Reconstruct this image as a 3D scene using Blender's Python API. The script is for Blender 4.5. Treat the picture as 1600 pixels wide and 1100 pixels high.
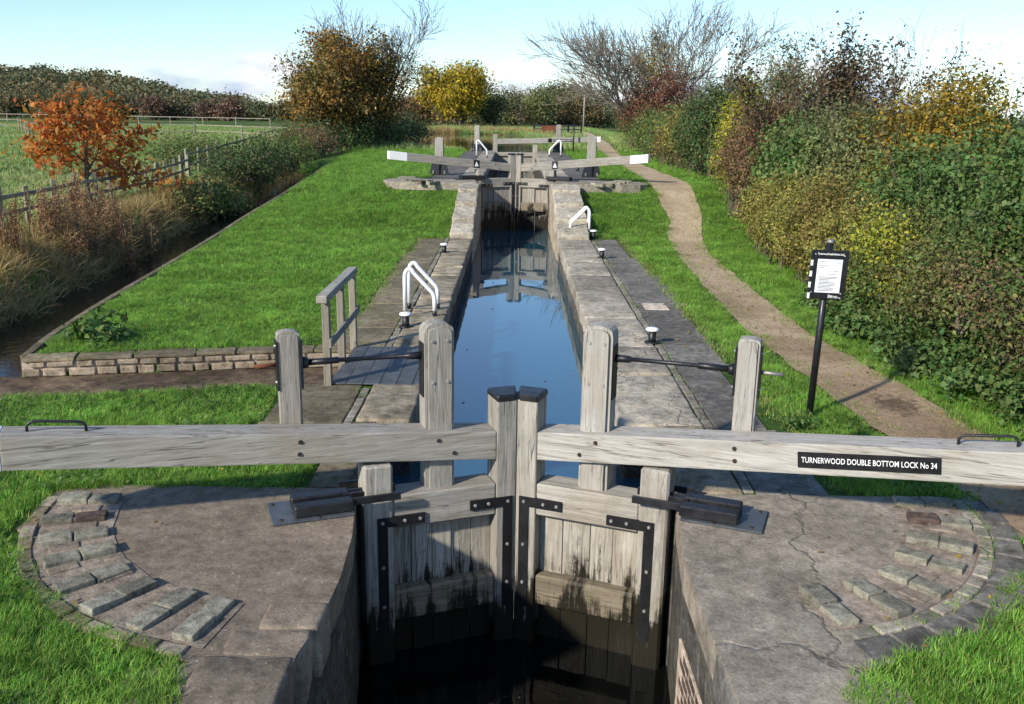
import bpy, bmesh, math, random
import numpy as np
from mathutils import Vector, Matrix, noise as mnoise

for o in list(bpy.data.objects): bpy.data.objects.remove(o, do_unlink=True)
sc = bpy.context.scene
COL = sc.collection
R = math.radians

# ------------------------------------------------------------------ camera
CAMX, CAMZ = -0.065, 3.23
PITCH, YAW, ROLL = R(14.43), R(-0.07), R(0.9)
cam_d = bpy.data.cameras.new('camera'); cam = bpy.data.objects.new('camera', cam_d); COL.objects.link(cam)
cam_d.sensor_width = 36.0; cam_d.lens = 36.0*1442/1600; cam_d.clip_start = 0.1; cam_d.clip_end = 6000
_rt = Vector((1, 0, 0)); _up = Vector((0, math.sin(PITCH), math.cos(PITCH))); _fw = Vector((0, math.cos(PITCH), -math.sin(PITCH)))
_c, _s = math.cos(ROLL), math.sin(ROLL)
_r2 = _rt*_c + _up*_s; _u2 = -_rt*_s + _up*_c
_m = Matrix((_r2, _u2, -_fw)).transposed()
_m = Matrix.Rotation(YAW, 3, 'Z') @ _m
cam.matrix_world = Matrix.Translation((CAMX, 0, CAMZ)) @ _m.to_4x4()
sc.camera = cam
sc.render.resolution_x, sc.render.resolution_y = 1024, 704

# ------------------------------------------------------------------ light
SUN_EL = R(29); SUN_DIR = Vector((-0.70, -0.72, 0))      # towards the sun, on plan
SUN_DIR.normalize()
to_sun = Vector((SUN_DIR.x*math.cos(SUN_EL), SUN_DIR.y*math.cos(SUN_EL), math.sin(SUN_EL)))
sd = bpy.data.lights.new('sun', 'SUN'); sd.energy = 3.7; sd.angle = R(2.2); sd.color = (1.0, 0.92, 0.80)
so = bpy.data.objects.new('sun', sd); COL.objects.link(so)
so.rotation_euler = to_sun.to_track_quat('Z', 'Y').to_euler(); so.location = to_sun*60
w = bpy.data.worlds.new('World'); sc.world = w; w.use_nodes = True
wn, wl = w.node_tree.nodes, w.node_tree.links; wn.clear()
wo = wn.new('ShaderNodeOutputWorld'); bg = wn.new('ShaderNodeBackground'); sky = wn.new('ShaderNodeTexSky')
sky.sky_type = 'NISHITA'; sky.sun_disc = False; sky.sun_elevation = SUN_EL
sky.sun_rotation = math.atan2(to_sun.x, to_sun.y); sky.air_density = 1.0; sky.dust_density = 0.2; sky.ozone_density = 5.0
bg.inputs['Strength'].default_value = 0.124
# clouds: low broken cumulus along the whole horizon
tc = wn.new('ShaderNodeTexCoord'); nz = wn.new('ShaderNodeVectorMath'); nz.operation = 'NORMALIZE'
wl.new(tc.outputs['Generated'], nz.inputs[0])
mp = wn.new('ShaderNodeMapping'); mp.inputs['Scale'].default_value = (5.0, 5.0, 15.0); mp.inputs['Location'].default_value = (2.3, 0.4, 0.15)
wl.new(nz.outputs[0], mp.inputs['Vector'])
cn = wn.new('ShaderNodeTexNoise'); cn.inputs['Scale'].default_value = 1.5; cn.inputs['Detail'].default_value = 9; cn.inputs['Roughness'].default_value = 0.52
wl.new(mp.outputs[0], cn.inputs['Vector'])
sx = wn.new('ShaderNodeSeparateXYZ'); wl.new(nz.outputs[0], sx.inputs[0])
el = wn.new('ShaderNodeMapRange'); el.inputs['From Min'].default_value = 0.015; el.inputs['From Max'].default_value = 0.085
el.inputs['To Min'].default_value = 0.13; el.inputs['To Max'].default_value = -0.28; wl.new(sx.outputs['Z'], el.inputs['Value'])
ad = wn.new('ShaderNodeMath'); ad.operation = 'ADD'; wl.new(cn.outputs['Fac'], ad.inputs[0]); wl.new(el.outputs[0], ad.inputs[1])
cr = wn.new('ShaderNodeMapRange'); cr.inputs['From Min'].default_value = 0.47; cr.inputs['From Max'].default_value = 0.62
cr.clamp = True; wl.new(ad.outputs[0], cr.inputs['Value'])
c2 = wn.new('ShaderNodeTexNoise'); c2.inputs['Scale'].default_value = 2.6; c2.inputs['Detail'].default_value = 6
mp2 = wn.new('ShaderNodeMapping'); mp2.inputs['Scale'].default_value = (5.0, 5.0, 15.0); mp2.inputs['Location'].default_value = (2.3, 0.4, 0.6)
wl.new(nz.outputs[0], mp2.inputs['Vector']); wl.new(mp2.outputs[0], c2.inputs['Vector'])
ccr = wn.new('ShaderNodeValToRGB'); ccr.color_ramp.elements[0].position = 0.38; ccr.color_ramp.elements[1].position = 0.6
ccr.color_ramp.elements[0].color = (2.9, 3.5, 4.4, 1); ccr.color_ramp.elements[1].color = (5.0, 5.1, 5.2, 1)
wl.new(c2.outputs['Fac'], ccr.inputs[0])
mx = wn.new('ShaderNodeMix'); mx.data_type = 'RGBA'
wl.new(cr.outputs[0], mx.inputs['Factor']); wl.new(sky.outputs[0], mx.inputs['A']); wl.new(ccr.outputs[0], mx.inputs['B'])
wl.new(mx.outputs['Result'], bg.inputs['Color']); wl.new(bg.outputs[0], wo.inputs['Surface'])
vs = sc.view_settings; vs.view_transform = 'Standard'; vs.look = 'None'; vs.exposure = 0.70; vs.gamma = 1.0; vs.use_curve_mapping = False
sc.render.engine = 'CYCLES'

# ------------------------------------------------------------------ material helpers
def new_mat(name):
    m = bpy.data.materials.new(name); m.use_nodes = True
    nt = m.node_tree; nt.nodes.clear()
    out = nt.nodes.new('ShaderNodeOutputMaterial'); b = nt.nodes.new('ShaderNodeBsdfPrincipled')
    nt.links.new(b.outputs[0], out.inputs['Surface'])
    return m, nt, b, out
class N:
    """tiny node-graph helper"""
    def __init__(s, nt): s.nt = nt
    def n(s, t, **kw):
        x = s.nt.nodes.new(t)
        for k, v in kw.items(): setattr(x, k, v)
        return x
    def l(s, a, b): s.nt.links.new(a, b)
    def coord(s, which='Object', scale=(1, 1, 1), rand=False):
        t = s.n('ShaderNodeTexCoord'); m = s.n('ShaderNodeMapping'); m.inputs['Scale'].default_value = scale
        src = t.outputs[which]
        if rand:
            oi = s.n('ShaderNodeObjectInfo'); mu = s.n('ShaderNodeVectorMath', operation='MULTIPLY_ADD')
            cb = s.n('ShaderNodeCombineXYZ')
            for i in range(3): s.l(oi.outputs['Random'], cb.inputs[i])
            mu.inputs[1].default_value = (37, 53, 71); s.l(cb.outputs[0], mu.inputs[0]); s.l(src, mu.inputs[2]); src = mu.outputs[0]
        s.l(src, m.inputs['Vector']); return m.outputs[0]
    def wpos(s, scale=(1, 1, 1)):
        t = s.n('ShaderNodeNewGeometry'); m = s.n('ShaderNodeMapping'); m.inputs['Scale'].default_value = scale
        s.l(t.outputs['Position'], m.inputs['Vector']); return m.outputs[0]
    def noise(s, vec, scale, detail=4, rough=0.55, dist=0.0):
        x = s.n('ShaderNodeTexNoise'); x.inputs['Scale'].default_value = scale; x.inputs['Detail'].default_value = detail
        x.inputs['Roughness'].default_value = rough; x.inputs['Distortion'].default_value = dist
        s.l(vec, x.inputs['Vector']); return x.outputs['Fac']
    def voro(s, vec, scale, feature='F1', out='Distance', rnd=1.0):
        x = s.n('ShaderNodeTexVoronoi', feature=feature); x.inputs['Scale'].default_value = scale; x.inputs['Randomness'].default_value = rnd
        s.l(vec, x.inputs['Vector']); return x.outputs[out]
    def ramp(s, fac, stops, interp='LINEAR'):
        r = s.n('ShaderNodeValToRGB'); cr = r.color_ramp; cr.interpolation = interp
        while len(cr.elements) < len(stops): cr.elements.new(0.5)
        for e, (p, c) in zip(cr.elements, stops):
            e.position = p; e.color = (*c, 1) if hasattr(c, '__len__') else (c, c, c, 1)
        s.l(fac, r.inputs[0]); return r.outputs[0]
    def mix(s, fac, a, b, blend='MIX'):
        x = s.n('ShaderNodeMix', data_type='RGBA', blend_type=blend)
        for k, v in (('Factor', fac), ('A', a), ('B', b)):
            if hasattr(v, 'is_linked'): s.l(v, x.inputs[k])
            elif k == 'Factor': x.inputs[k].default_value = v
            else: x.inputs[k].default_value = (*v, 1)
        return x.outputs['Result']
    def math(s, op, a, b=0.0, clamp=False):
        x = s.n('ShaderNodeMath', operation=op); x.use_clamp = clamp
        for i, v in enumerate((a, b)):
            if hasattr(v, 'is_linked'): s.l(v, x.inputs[i])
            else: x.inputs[i].default_value = v
        return x.outputs[0]
    def bump(s, b, h, strength=0.3, dist=0.02):
        x = s.n('ShaderNodeBump'); x.inputs['Strength'].default_value = strength; x.inputs['Distance'].default_value = dist
        s.l(h, x.inputs['Height']); s.l(x.outputs[0], b.inputs['Normal'])
MAT = {}
def wood(name, axis, light=(0.42, 0.395, 0.35), dark=(0.20, 0.185, 0.16), wet=None, moss=0.0):
    m, nt, b, _ = new_mat(name); g = N(nt)
    sc3 = {'X': (1.0, 14, 14), 'Z': (14, 14, 1.0), 'Y': (14, 1.0, 14)}[axis]
    v = g.coord('Object', sc3, rand=True)
    n1 = g.noise(v, 1.6, 8, 0.62, 0.9); n2 = g.noise(v, 7, 4, 0.6, 0.3)
    base = g.ramp(n1, [(0.28, dark), (0.47, tuple(0.5*(p+q) for p, q in zip(light, dark))), (0.66, light)])
    cracks = g.ramp(n2, [(0.33, 0.18), (0.41, 1.0)])
    col = g.mix(0.45, base, cracks, 'MULTIPLY')
    vsp = g.coord('Object', tuple(q*0.35 if q > 2 else q*0.16 for q in sc3), rand=True)
    spl = g.n('ShaderNodeTexNoise'); spl.inputs['Scale'].default_value = 3.0; spl.inputs['Detail'].default_value = 3; spl.inputs['Distortion'].default_value = 0.4; g.l(vsp, spl.inputs['Vector'])
    line = g.math('ABSOLUTE', g.math('SUBTRACT', spl.outputs['Fac'], 0.53)); lk = g.ramp(line, [(0.004, 0.25), (0.012, 1.0)])
    col = g.mix(0.8, col, lk, 'MULTIPLY')
    oi_ = g.n('ShaderNodeObjectInfo'); col = g.mix(1.0, col, g.ramp(oi_.outputs['Random'], [(0.0, (0.78, 0.78, 0.77)), (1.0, (1.12, 1.11, 1.08))]), 'MULTIPLY')
    v2 = g.coord('Object', (1, 1, 1), rand=True)
    blot = g.noise(v2, 2.3, 5, 0.6)
    col = g.mix(g.ramp(blot, [(0.45, 0.0), (0.72, 0.55)]), col, (0.27, 0.225, 0.165))
    if moss:
        mo = g.noise(v2, 5.0, 6, 0.7)
        col = g.mix(g.ramp(mo, [(0.52, 0.0), (0.68, moss)]), col, (0.085, 0.10, 0.035))
    rough = 0.85
    if wet is not None:                       # tide mark left by lock water: ragged streaks up the boards
        t = g.n('ShaderNodeNewGeometry'); sxyz = g.n('ShaderNodeSeparateXYZ'); g.l(t.outputs['Position'], sxyz.inputs[0])
        vs_ = g.coord('Object', (9, 1, 0.7), rand=False)
        streak = g.noise(vs_, 1.0, 6, 0.7); fine = g.noise(v2, 9, 5, 0.7)
        hgt = g.math('SUBTRACT', sxyz.outputs['Z'], wet)
        a = g.math('MULTIPLY', g.math('SUBTRACT', streak, 0.50), 2.0); a = g.math('ADD', a, g.math('MULTIPLY', g.math('SUBTRACT', fine, 0.5), 0.5))
        k = g.math('SUBTRACT', a, hgt); k = g.math('MULTIPLY', k, 5.0); k = g.math('ADD', k, 0.5, clamp=True)
        gr = g.math('MULTIPLY', g.math('SUBTRACT', g.math('ADD', a, 0.20), hgt), 3.0, clamp=True)
        gr = g.math('MULTIPLY', gr, g.ramp(fine, [(0.40, 0.0), (0.62, 0.75)]))
        col = g.mix(gr, col, (0.040, 0.036, 0.018))
        col = g.mix(k, col, (0.018, 0.016, 0.011))
        rr = g.math('SUBTRACT', 0.85, g.math('MULTIPLY', k, 0.45)); g.l(rr, b.inputs['Roughness'])
    else: b.inputs['Roughness'].default_value = rough
    g.l(col, b.inputs['Base Color'])
    b.inputs['Specular IOR Level'].default_value = 0.25
    g.bump(b, g.math('ADD', n1, g.math('MULTIPLY', n2, 0.5)), 0.5, 0.012)
    MAT[name] = m; return m
for ax in 'XZ':
    wood('wood'+ax, ax)
    wood('wood_right'+ax, ax, (0.43, 0.41, 0.375), (0.26, 0.245, 0.22))
    wood('wood_gate'+ax, ax, wet=-0.99, moss=0.25)
    wood('wood_mid'+ax, ax, (0.30, 0.25, 0.18), (0.14, 0.11, 0.08), wet=-1.08, moss=0.4)
    wood('wood_mid_upper'+ax, ax, (0.30, 0.25, 0.18), (0.14, 0.11, 0.08), wet=0.10, moss=0.4)
    wood('wood_plank'+ax, ax, (0.50, 0.47, 0.41), (0.20, 0.18, 0.14), wet=-0.91, moss=0.3)
    wood('wood_upper_gate'+ax, ax, wet=-0.05, moss=0.2)
wood('wood_fenceX', 'X', (0.33, 0.31, 0.22), (0.15, 0.14, 0.10), moss=0.3); wood('wood_fenceZ', 'Z', (0.33, 0.31, 0.22), (0.15, 0.14, 0.10), moss=0.3)
wood('wood_railY', 'Y', (0.36, 0.35, 0.31), (0.20, 0.19, 0.16)); wood('wood_railZ', 'Z', (0.34, 0.31, 0.25), (0.19, 0.17, 0.13))

def stone(name, a, c, con=0.85, moss=0.0, lich=0.4, flecks=0.0, crack=0.0, rough=0.92, bstr=0.6, scale=1.0, pink=None):
    m, nt, b, _ = new_mat(name); g = N(nt)
    v = g.wpos((scale, scale, scale)); oi = g.n('ShaderNodeObjectInfo')
    n1 = g.noise(v, 1.7, 7, 0.62, 0.4); n2 = g.noise(v, 9, 8, 0.68); n3 = g.noise(v, 45, 5, 0.7)
    col = g.ramp(n1, [(0.33, a), (0.66, c)])
    col = g.mix(con, col, g.ramp(n2, [(0.32, 0.36), (0.50, 0.98), (0.68, 1.42)]), 'MULTIPLY')
    nb_ = g.noise(v, 0.75, 5, 0.6, 0.8); col = g.mix(0.45, col, g.ramp(nb_, [(0.36, 0.58), (0.5, 1.0), (0.64, 1.3)]), 'MULTIPLY')
    col = g.mix(0.6, col, g.ramp(n3, [(0.34, 0.45), (0.55, 1.0)]), 'MULTIPLY')
    if pink: col = g.mix(g.ramp(g.noise(v, 2.6, 5, 0.6), [(0.50, 0.0), (0.64, 0.7)]), col, pink)
    if lich:
        li = g.noise(v, 6.5, 7, 0.72, 0.6)
        col = g.mix(g.ramp(li, [(0.56, 0.0), (0.66, lich)]), col, (0.50, 0.48, 0.42))
    if flecks:
        fl = g.voro(v, 26); col = g.mix(g.math('MULTIPLY', g.ramp(fl, [(0.10, 1.0), (0.20, 0.0)]), g.ramp(n2, [(0.52, 0.0), (0.60, flecks)])), col, (0.60, 0.55, 0.48))
    if moss:
        mo = g.noise(v, 2.9, 8, 0.7)
        col = g.mix(g.ramp(mo, [(0.53, 0.0), (0.66, moss)]), col, (0.10, 0.105, 0.028))
    rnd = g.ramp(oi.outputs['Random'], [(0.0, 0.74), (1.0, 1.22)])
    col = g.mix(1.0, col, rnd, 'MULTIPLY')
    hh = g.math('ADD', n2, g.math('MULTIPLY', n3, 0.6))
    if crack:
        vc = g.n('ShaderNodeTexVoronoi', feature='DISTANCE_TO_EDGE'); vc.inputs['Scale'].default_value = crack
        dv = g.n('ShaderNodeVectorMath', operation='ADD'); g.l(v, dv.inputs[0])
        nn = g.n('ShaderNodeTexNoise'); nn.inputs['Scale'].default_value = 2.2; nn.inputs['Detail'].default_value = 5; g.l(v, nn.inputs['Vector'])
        scv = g.n('ShaderNodeVectorMath', operation='SCALE'); scv.inputs['Scale'].default_value = 0.55; g.l(nn.outputs['Color'], scv.inputs[0]); g.l(scv.outputs[0], dv.inputs[1])
        g.l(dv.outputs[0], vc.inputs['Vector'])
        ck = g.ramp(vc.outputs['Distance'], [(0.0012, 0.0), (0.0055, 1.0)])
        cm_ = g.ramp(nb_, [(0.42, 0.0), (0.54, 0.42)]); col = g.mix(cm_, col, g.mix(1.0, col, ck, 'MULTIPLY')); hh = g.math('ADD', hh, g.math('MULTIPLY', ck, 0.8))
    g.l(col, b.inputs['Base Color']); b.inputs['Roughness'].default_value = rough; b.inputs['Specular IOR Level'].default_value = 0.2
    g.bump(b, hh, bstr, 0.02)
    MAT[name] = m; return m
stone('coping', (0.20, 0.165, 0.11), (0.42, 0.355, 0.25), moss=0.55, lich=0.45, bstr=1.0, pink=(0.46, 0.38, 0.27))
stone('coping_right', (0.29, 0.255, 0.20), (0.45, 0.40, 0.32), moss=0.35, lich=0.4, bstr=0.9, crack=0.55, pink=(0.50, 0.42, 0.31))
stone('apron_left', (0.188, 0.150, 0.110), (0.285, 0.230, 0.170), con=0.6, lich=0.12, flecks=0.8, bstr=0.5)
stone('apron_right', (0.197, 0.167, 0.130), (0.31, 0.265, 0.205), con=0.6, lich=0.25, flecks=0.7, bstr=0.6, crack=0.33)
stone('sett', (0.19, 0.18, 0.135), (0.33, 0.31, 0.24), lich=0.25, moss=0.2, bstr=0.9, scale=1.6)
stone('mortar_bed', (0.22, 0.178, 0.135), (0.35, 0.285, 0.22), lich=0.3, bstr=0.9)
stone('asphalt', (0.12, 0.112, 0.098), (0.21, 0.195, 0.17), lich=0.35, moss=0.25, bstr=0.5, flecks=0.5)
stone('slab', (0.15, 0.122, 0.075), (0.255, 0.21, 0.135), moss=0.6, lich=0.2, bstr=0.5)
stone('edging', (0.20, 0.18, 0.14), (0.33, 0.295, 0.24), lich=0.4, bstr=0.7)
stone('ramp_stone', (0.36, 0.315, 0.24), (0.56, 0.50, 0.39), lich=0.4, moss=0.2, bstr=1.0)
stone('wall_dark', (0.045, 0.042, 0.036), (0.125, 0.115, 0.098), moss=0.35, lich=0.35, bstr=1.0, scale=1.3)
stone('channel_stone', (0.30, 0.235, 0.155), (0.48, 0.39, 0.28), lich=0.25, bstr=0.9)
stone('pale_mortar', (0.46, 0.37, 0.28), (0.58, 0.48, 0.38), lich=0.2, bstr=0.6)
stone('brick_dark', (0.075, 0.055, 0.045), (0.15, 0.105, 0.085), lich=0.25, bstr=0.8, scale=2)
stone('channel_bed', (0.040, 0.029, 0.020), (0.21, 0.148, 0.095), lich=0.0, bstr=0.9, moss=0.3)
def path_material():
    m, nt, b, _ = new_mat('path'); g = N(nt); v = g.wpos(); oy = g.n('ShaderNodeSeparateXYZ'); g.l(v, oy.inputs[0])
    n1 = g.noise(v, 0.9, 6, 0.6); n2 = g.noise(v, 14, 7, 0.7); n3 = g.noise(v, 60, 3, 0.7)
    earth = g.ramp(n1, [(0.32, (0.27, 0.185, 0.112)), (0.62, (0.43, 0.31, 0.195))])
    far_tone = g.ramp(n1, [(0.32, (0.36, 0.27, 0.165)), (0.62, (0.54, 0.42, 0.275))])
    t = g.math('ADD', oy.outputs['Y'], g.math('MULTIPLY', g.math('SUBTRACT', n1, 0.5), 14))
    k = g.n('ShaderNodeMapRange'); k.inputs['From Min'].default_value = 11; k.inputs['From Max'].default_value = 18; g.l(t, k.inputs['Value'])
    col = g.mix(k.outputs[0], earth, far_tone)  # path colour turns paler and yellower further along
    col = g.mix(0.7, col, g.ramp(n2, [(0.3, 0.55), (0.6, 1.1)]), 'MULTIPLY')
    fl = g.voro(v, 30); col = g.mix(g.ramp(fl, [(0.06, 0.6), (0.16, 0.0)]), col, (0.42, 0.34, 0.25))
    dv = g.n('ShaderNodeVectorMath', operation='DISTANCE'); mp_ = g.wpos((1.0, 0.7, 0.0)); g.l(mp_, dv.inputs[0]); dv.inputs[1].default_value = (4.45, 10.3*0.7, 0)
    dd = g.math('ADD', dv.outputs['Value'], g.math('MULTIPLY', g.math('SUBTRACT', n2, 0.5), 0.9)); dm = g.ramp(dd, [(0.12, 0.75), (0.34, 0.0)])
    col = g.mix(dm, col, (0.075, 0.050, 0.032))
    g.l(col, b.inputs['Base Color']); b.inputs['Roughness'].default_value = 0.95; b.inputs['Specular IOR Level'].default_value = 0.15
    g.bump(b, g.math('ADD', n2, g.math('MULTIPLY', n3, 0.7)), 0.8, 0.03); MAT['path'] = m
path_material()
def ground_material():
    m, nt, b, _ = new_mat('ground'); g = N(nt); v = g.wpos()
    n1 = g.noise(v, 0.16, 6, 0.6); n2 = g.noise(v, 3.0, 8, 0.7); n3 = g.noise(v, 0.035, 4, 0.55)
    col = g.ramp(n1, [(0.35, (0.045, 0.095, 0.017)), (0.65, (0.075, 0.135, 0.028))])
    col = g.mix(g.ramp(n3, [(0.45, 0.0), (0.62, 0.75)]), col, (0.155, 0.155, 0.060))
    col = g.mix(0.7, col, g.ramp(n2, [(0.3, 0.45), (0.62, 1.15)]), 'MULTIPLY')
    g.l(col, b.inputs['Base Color']); b.inputs['Roughness'].default_value = 1.0; b.inputs['Specular IOR Level'].default_value = 0.1
    g.bump(b, n2, 0.8, 0.1); MAT['ground'] = m
ground_material()
def flat(name, col, rough=0.5, spec=0.5, metal=0.0, var=0.25, bstr=0.15, scale=9.0, chips=None):
    m, nt, b, _ = new_mat(name); g = N(nt); v = g.coord('Object', (1, 1, 1), rand=True)
    n = g.noise(v, scale, 6, 0.65); n2 = g.noise(v, scale*5, 4, 0.6)
    c = g.mix(var, col, g.ramp(n, [(0.3, 0.25), (0.7, 1.6)]), 'MULTIPLY')
    if chips: c = g.mix(g.ramp(n2, [(0.62, 0.0), (0.68, 0.8)]), c, chips)
    g.l(c, b.inputs['Base Color']); b.inputs['Metallic'].default_value = metal; b.inputs['Specular IOR Level'].default_value = spec
    g.l(g.ramp(n, [(0.3, max(rough-0.12, 0.05)), (0.7, min(rough+0.15, 1))]), b.inputs['Roughness'])
    g.bump(b, g.math('ADD', n, n2), bstr, 0.01); MAT[name] = m
flat('black_iron', (0.012, 0.012, 0.014), 0.42, 0.5, var=0.4, bstr=0.25)
flat('black_paint', (0.010, 0.010, 0.012), 0.35, 0.5, var=0.2)
flat('plate_iron', (0.085, 0.095, 0.105), 0.38, 0.6, metal=0.3, var=0.6, bstr=0.5, scale=6, chips=(0.16, 0.15, 0.14))
flat('strap', (0.010, 0.010, 0.011), 0.55, 0.3, var=0.3)
flat('white_paint', (0.80, 0.80, 0.78), 0.45, 0.4, var=0.12, chips=None)
flat('bolt', (0.36, 0.35, 0.33), 0.5, 0.5, metal=0.5)
flat('bolt_dark', (0.035, 0.024, 0.018), 0.6, 0.3, var=0.4)
flat('rust', (0.16, 0.055, 0.028), 0.8, 0.2, var=0.5, bstr=0.4)
flat('steel', (0.30, 0.28, 0.25), 0.5, 0.5, metal=0.6, var=0.4)
flat('tread', (0.10, 0.108, 0.112), 0.55, 0.4, metal=0.2, var=0.7, bstr=0.4, scale=5)
flat('paper', (0.80, 0.80, 0.80), 0.5, 0.3, var=0.03, bstr=0.0)
flat('print_grey', (0.10, 0.10, 0.11), 0.7, 0.2, var=0.05, bstr=0.0)
flat('pole_wood', (0.34, 0.30, 0.25), 0.9, 0.1, var=0.5)
def water(name, col, wave, wscale, rough=0.02, ior=1.33):
    m, nt, b, _ = new_mat(name); g = N(nt); v = g.wpos((1, 1, 1))
    b.inputs['Base Color'].default_value = (*col, 1); b.inputs['Roughness'].default_value = rough; b.inputs['IOR'].default_value = ior
    n = g.noise(v, wscale, 3, 0.5); g.bump(b, n, wave, 0.02); MAT[name] = m
water('water_chamber', (0.012, 0.060, 0.088), 0.02, 3.0, 0.02, 2.5); water('water_low', (0.004, 0.0045, 0.004), 0.10, 4.0)  # blue chamber base and high IOR stand in for brighter sky reflection
water('water_brook', (0.010, 0.010, 0.009), 0.35, 5.0, 0.06); water('water_pound', (0.022, 0.022, 0.013), 0.12, 0.8, 0.05)
def leafmat(name, cols, trans=0.28, patch=0.0, pcol=(0.2, 0.2, 0.05), pscale=1.2):
    m, nt, b, out = new_mat(name); g = N(nt); ge = g.n('ShaderNodeNewGeometry')
    gain = 2.6 if name in ('grass', 'grass_worn') else 2.2 if name == 'grass_dead' else 2.4 if name in ('grass_field', 'grass_dead') else 1.15 if name in ('leaf_orange', 'leaf_yellow', 'berry') else 1.65
    cols = [tuple(min(q*gain, 0.6) for q in c_) for c_ in cols]; pcol = tuple(q*gain for q in pcol)
    k = len(cols); c = g.ramp(ge.outputs['Random Per Island'], [((i+0.5)/k, cc) for i, cc in enumerate(cols)])
    v = g.wpos(); n = g.noise(v, pscale, 4, 0.6)
    if patch: c = g.mix(g.ramp(n, [(0.46, 0.0), (0.60, patch)]), c, pcol)
    n2 = g.noise(v, 0.9, 3, 0.5); c = g.mix(0.6, c, g.ramp(n2, [(0.3, 0.55), (0.7, 1.25)]), 'MULTIPLY')
    n4 = g.noise(v, 3.4, 3, 0.55); c = g.mix(0.55, c, g.ramp(n4, [(0.34, 0.45), (0.62, 1.3)]), 'MULTIPLY')
    g.l(c, b.inputs['Base Color']); b.inputs['Roughness'].default_value = 0.55; b.inputs['Specular IOR Level'].default_value = 0.25
    tr = g.n('ShaderNodeBsdfTranslucent'); g.l(c, tr.inputs['Color'])
    ms = g.n('ShaderNodeMixShader'); ms.inputs[0].default_value = trans
    g.l(b.outputs[0], ms.inputs[1]); g.l(tr.outputs[0], ms.inputs[2]); g.l(ms.outputs[0], out.inputs['Surface']); MAT[name] = m
leafmat('grass', [(0.040, 0.105, 0.013), (0.062, 0.155, 0.017), (0.085, 0.190, 0.022), (0.046, 0.120, 0.014), (0.12, 0.195, 0.032), (0.15, 0.165, 0.045)], 0.38, 0.5, (0.105, 0.175, 0.026), 0.8)
leafmat('grass_worn', [(0.07, 0.14, 0.025), (0.12, 0.16, 0.04), (0.20, 0.18, 0.07), (0.06, 0.13, 0.02)], 0.35)
leafmat('grass_field', [(0.09, 0.165, 0.035), (0.13, 0.185, 0.05), (0.19, 0.19, 0.08), (0.07, 0.15, 0.025)], 0.3, 0.5, (0.21, 0.19, 0.09), 0.08)
leafmat('grass_dead', [(0.21, 0.138, 0.055), (0.28, 0.19, 0.08), (0.155, 0.10, 0.038), (0.11, 0.105, 0.03), (0.32, 0.225, 0.105)], 0.3)
leafmat('dock', [(0.13, 0.065, 0.035), (0.19, 0.10, 0.05), (0.24, 0.15, 0.07), (0.09, 0.055, 0.03)], 0.1)
leafmat('leaf_orange', [(0.48, 0.13, 0.030), (0.52, 0.20, 0.035), (0.45, 0.085, 0.028), (0.52, 0.27, 0.05), (0.38, 0.16, 0.04)], 0.5)
leafmat('leaf_brown', [(0.17, 0.085, 0.022), (0.24, 0.125, 0.025), (0.115, 0.075, 0.022), (0.30, 0.16, 0.03), (0.075, 0.075, 0.02)], 0.3, 0.65, (0.055, 0.075, 0.020), 0.45)
leafmat('leaf_gold', [(0.42, 0.26, 0.02), (0.36, 0.21, 0.022), (0.25, 0.18, 0.022), (0.16, 0.14, 0.02), (0.46, 0.29, 0.025)], 0.35, 0.6, (0.11, 0.125, 0.02), 0.28)
leafmat('leaf_yellow', [(0.42, 0.27, 0.025), (0.36, 0.20, 0.025), (0.26, 0.19, 0.035), (0.48, 0.33, 0.04), (0.15, 0.14, 0.03)], 0.35, 0.55, (0.12, 0.13, 0.03), 0.9)
leafmat('leaf_green', [(0.035, 0.085, 0.022), (0.055, 0.115, 0.028), (0.075, 0.13, 0.035), (0.045, 0.075, 0.020), (0.09, 0.12, 0.03)], 0.25, 0.3, (0.085, 0.075, 0.03), 1.4)
leafmat('leaf_dark', [(0.025, 0.060, 0.016), (0.040, 0.085, 0.022), (0.055, 0.095, 0.026), (0.085, 0.060, 0.028), (0.035, 0.05, 0.02)], 0.22)
leafmat('leaf_mixed', [(0.045, 0.10, 0.022), (0.075, 0.130, 0.030), (0.17, 0.19, 0.042), (0.095, 0.075, 0.032), (0.050, 0.095, 0.022), (0.06, 0.115, 0.028), (0.05, 0.10, 0.024)], 0.28, 0.40, (0.12, 0.065, 0.035), 0.8)
leafmat('leaf_privet', [(0.13, 0.15, 0.028), (0.22, 0.215, 0.045), (0.085, 0.105, 0.024), (0.29, 0.25, 0.06), (0.12, 0.085, 0.03)], 0.28, 0.7, (0.125, 0.07, 0.03), 0.55)
leafmat('leaf_lime', [(0.17, 0.21, 0.022), (0.24, 0.26, 0.03), (0.11, 0.15, 0.02), (0.33, 0.29, 0.04)], 0.35, 0.35, (0.36, 0.28, 0.03), 1.0)
leafmat('leaf_olive', [(0.075, 0.105, 0.036), (0.105, 0.130, 0.045), (0.125, 0.115, 0.050), (0.055, 0.080, 0.026), (0.15, 0.145, 0.055)], 0.25)
leafmat('leaf_purple', [(0.055, 0.045, 0.026), (0.085, 0.055, 0.030), (0.045, 0.055, 0.022), (0.11, 0.065, 0.035)], 0.22)
leafmat('leaf_burgundy', [(0.10, 0.028, 0.028), (0.14, 0.045, 0.035), (0.085, 0.055, 0.03), (0.17, 0.08, 0.04)], 0.25)
leafmat('leaf_brownred', [(0.14, 0.075, 0.042), (0.10, 0.085, 0.035), (0.18, 0.10, 0.055), (0.075, 0.085, 0.03), (0.13, 0.06, 0.04)], 0.25)
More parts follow.
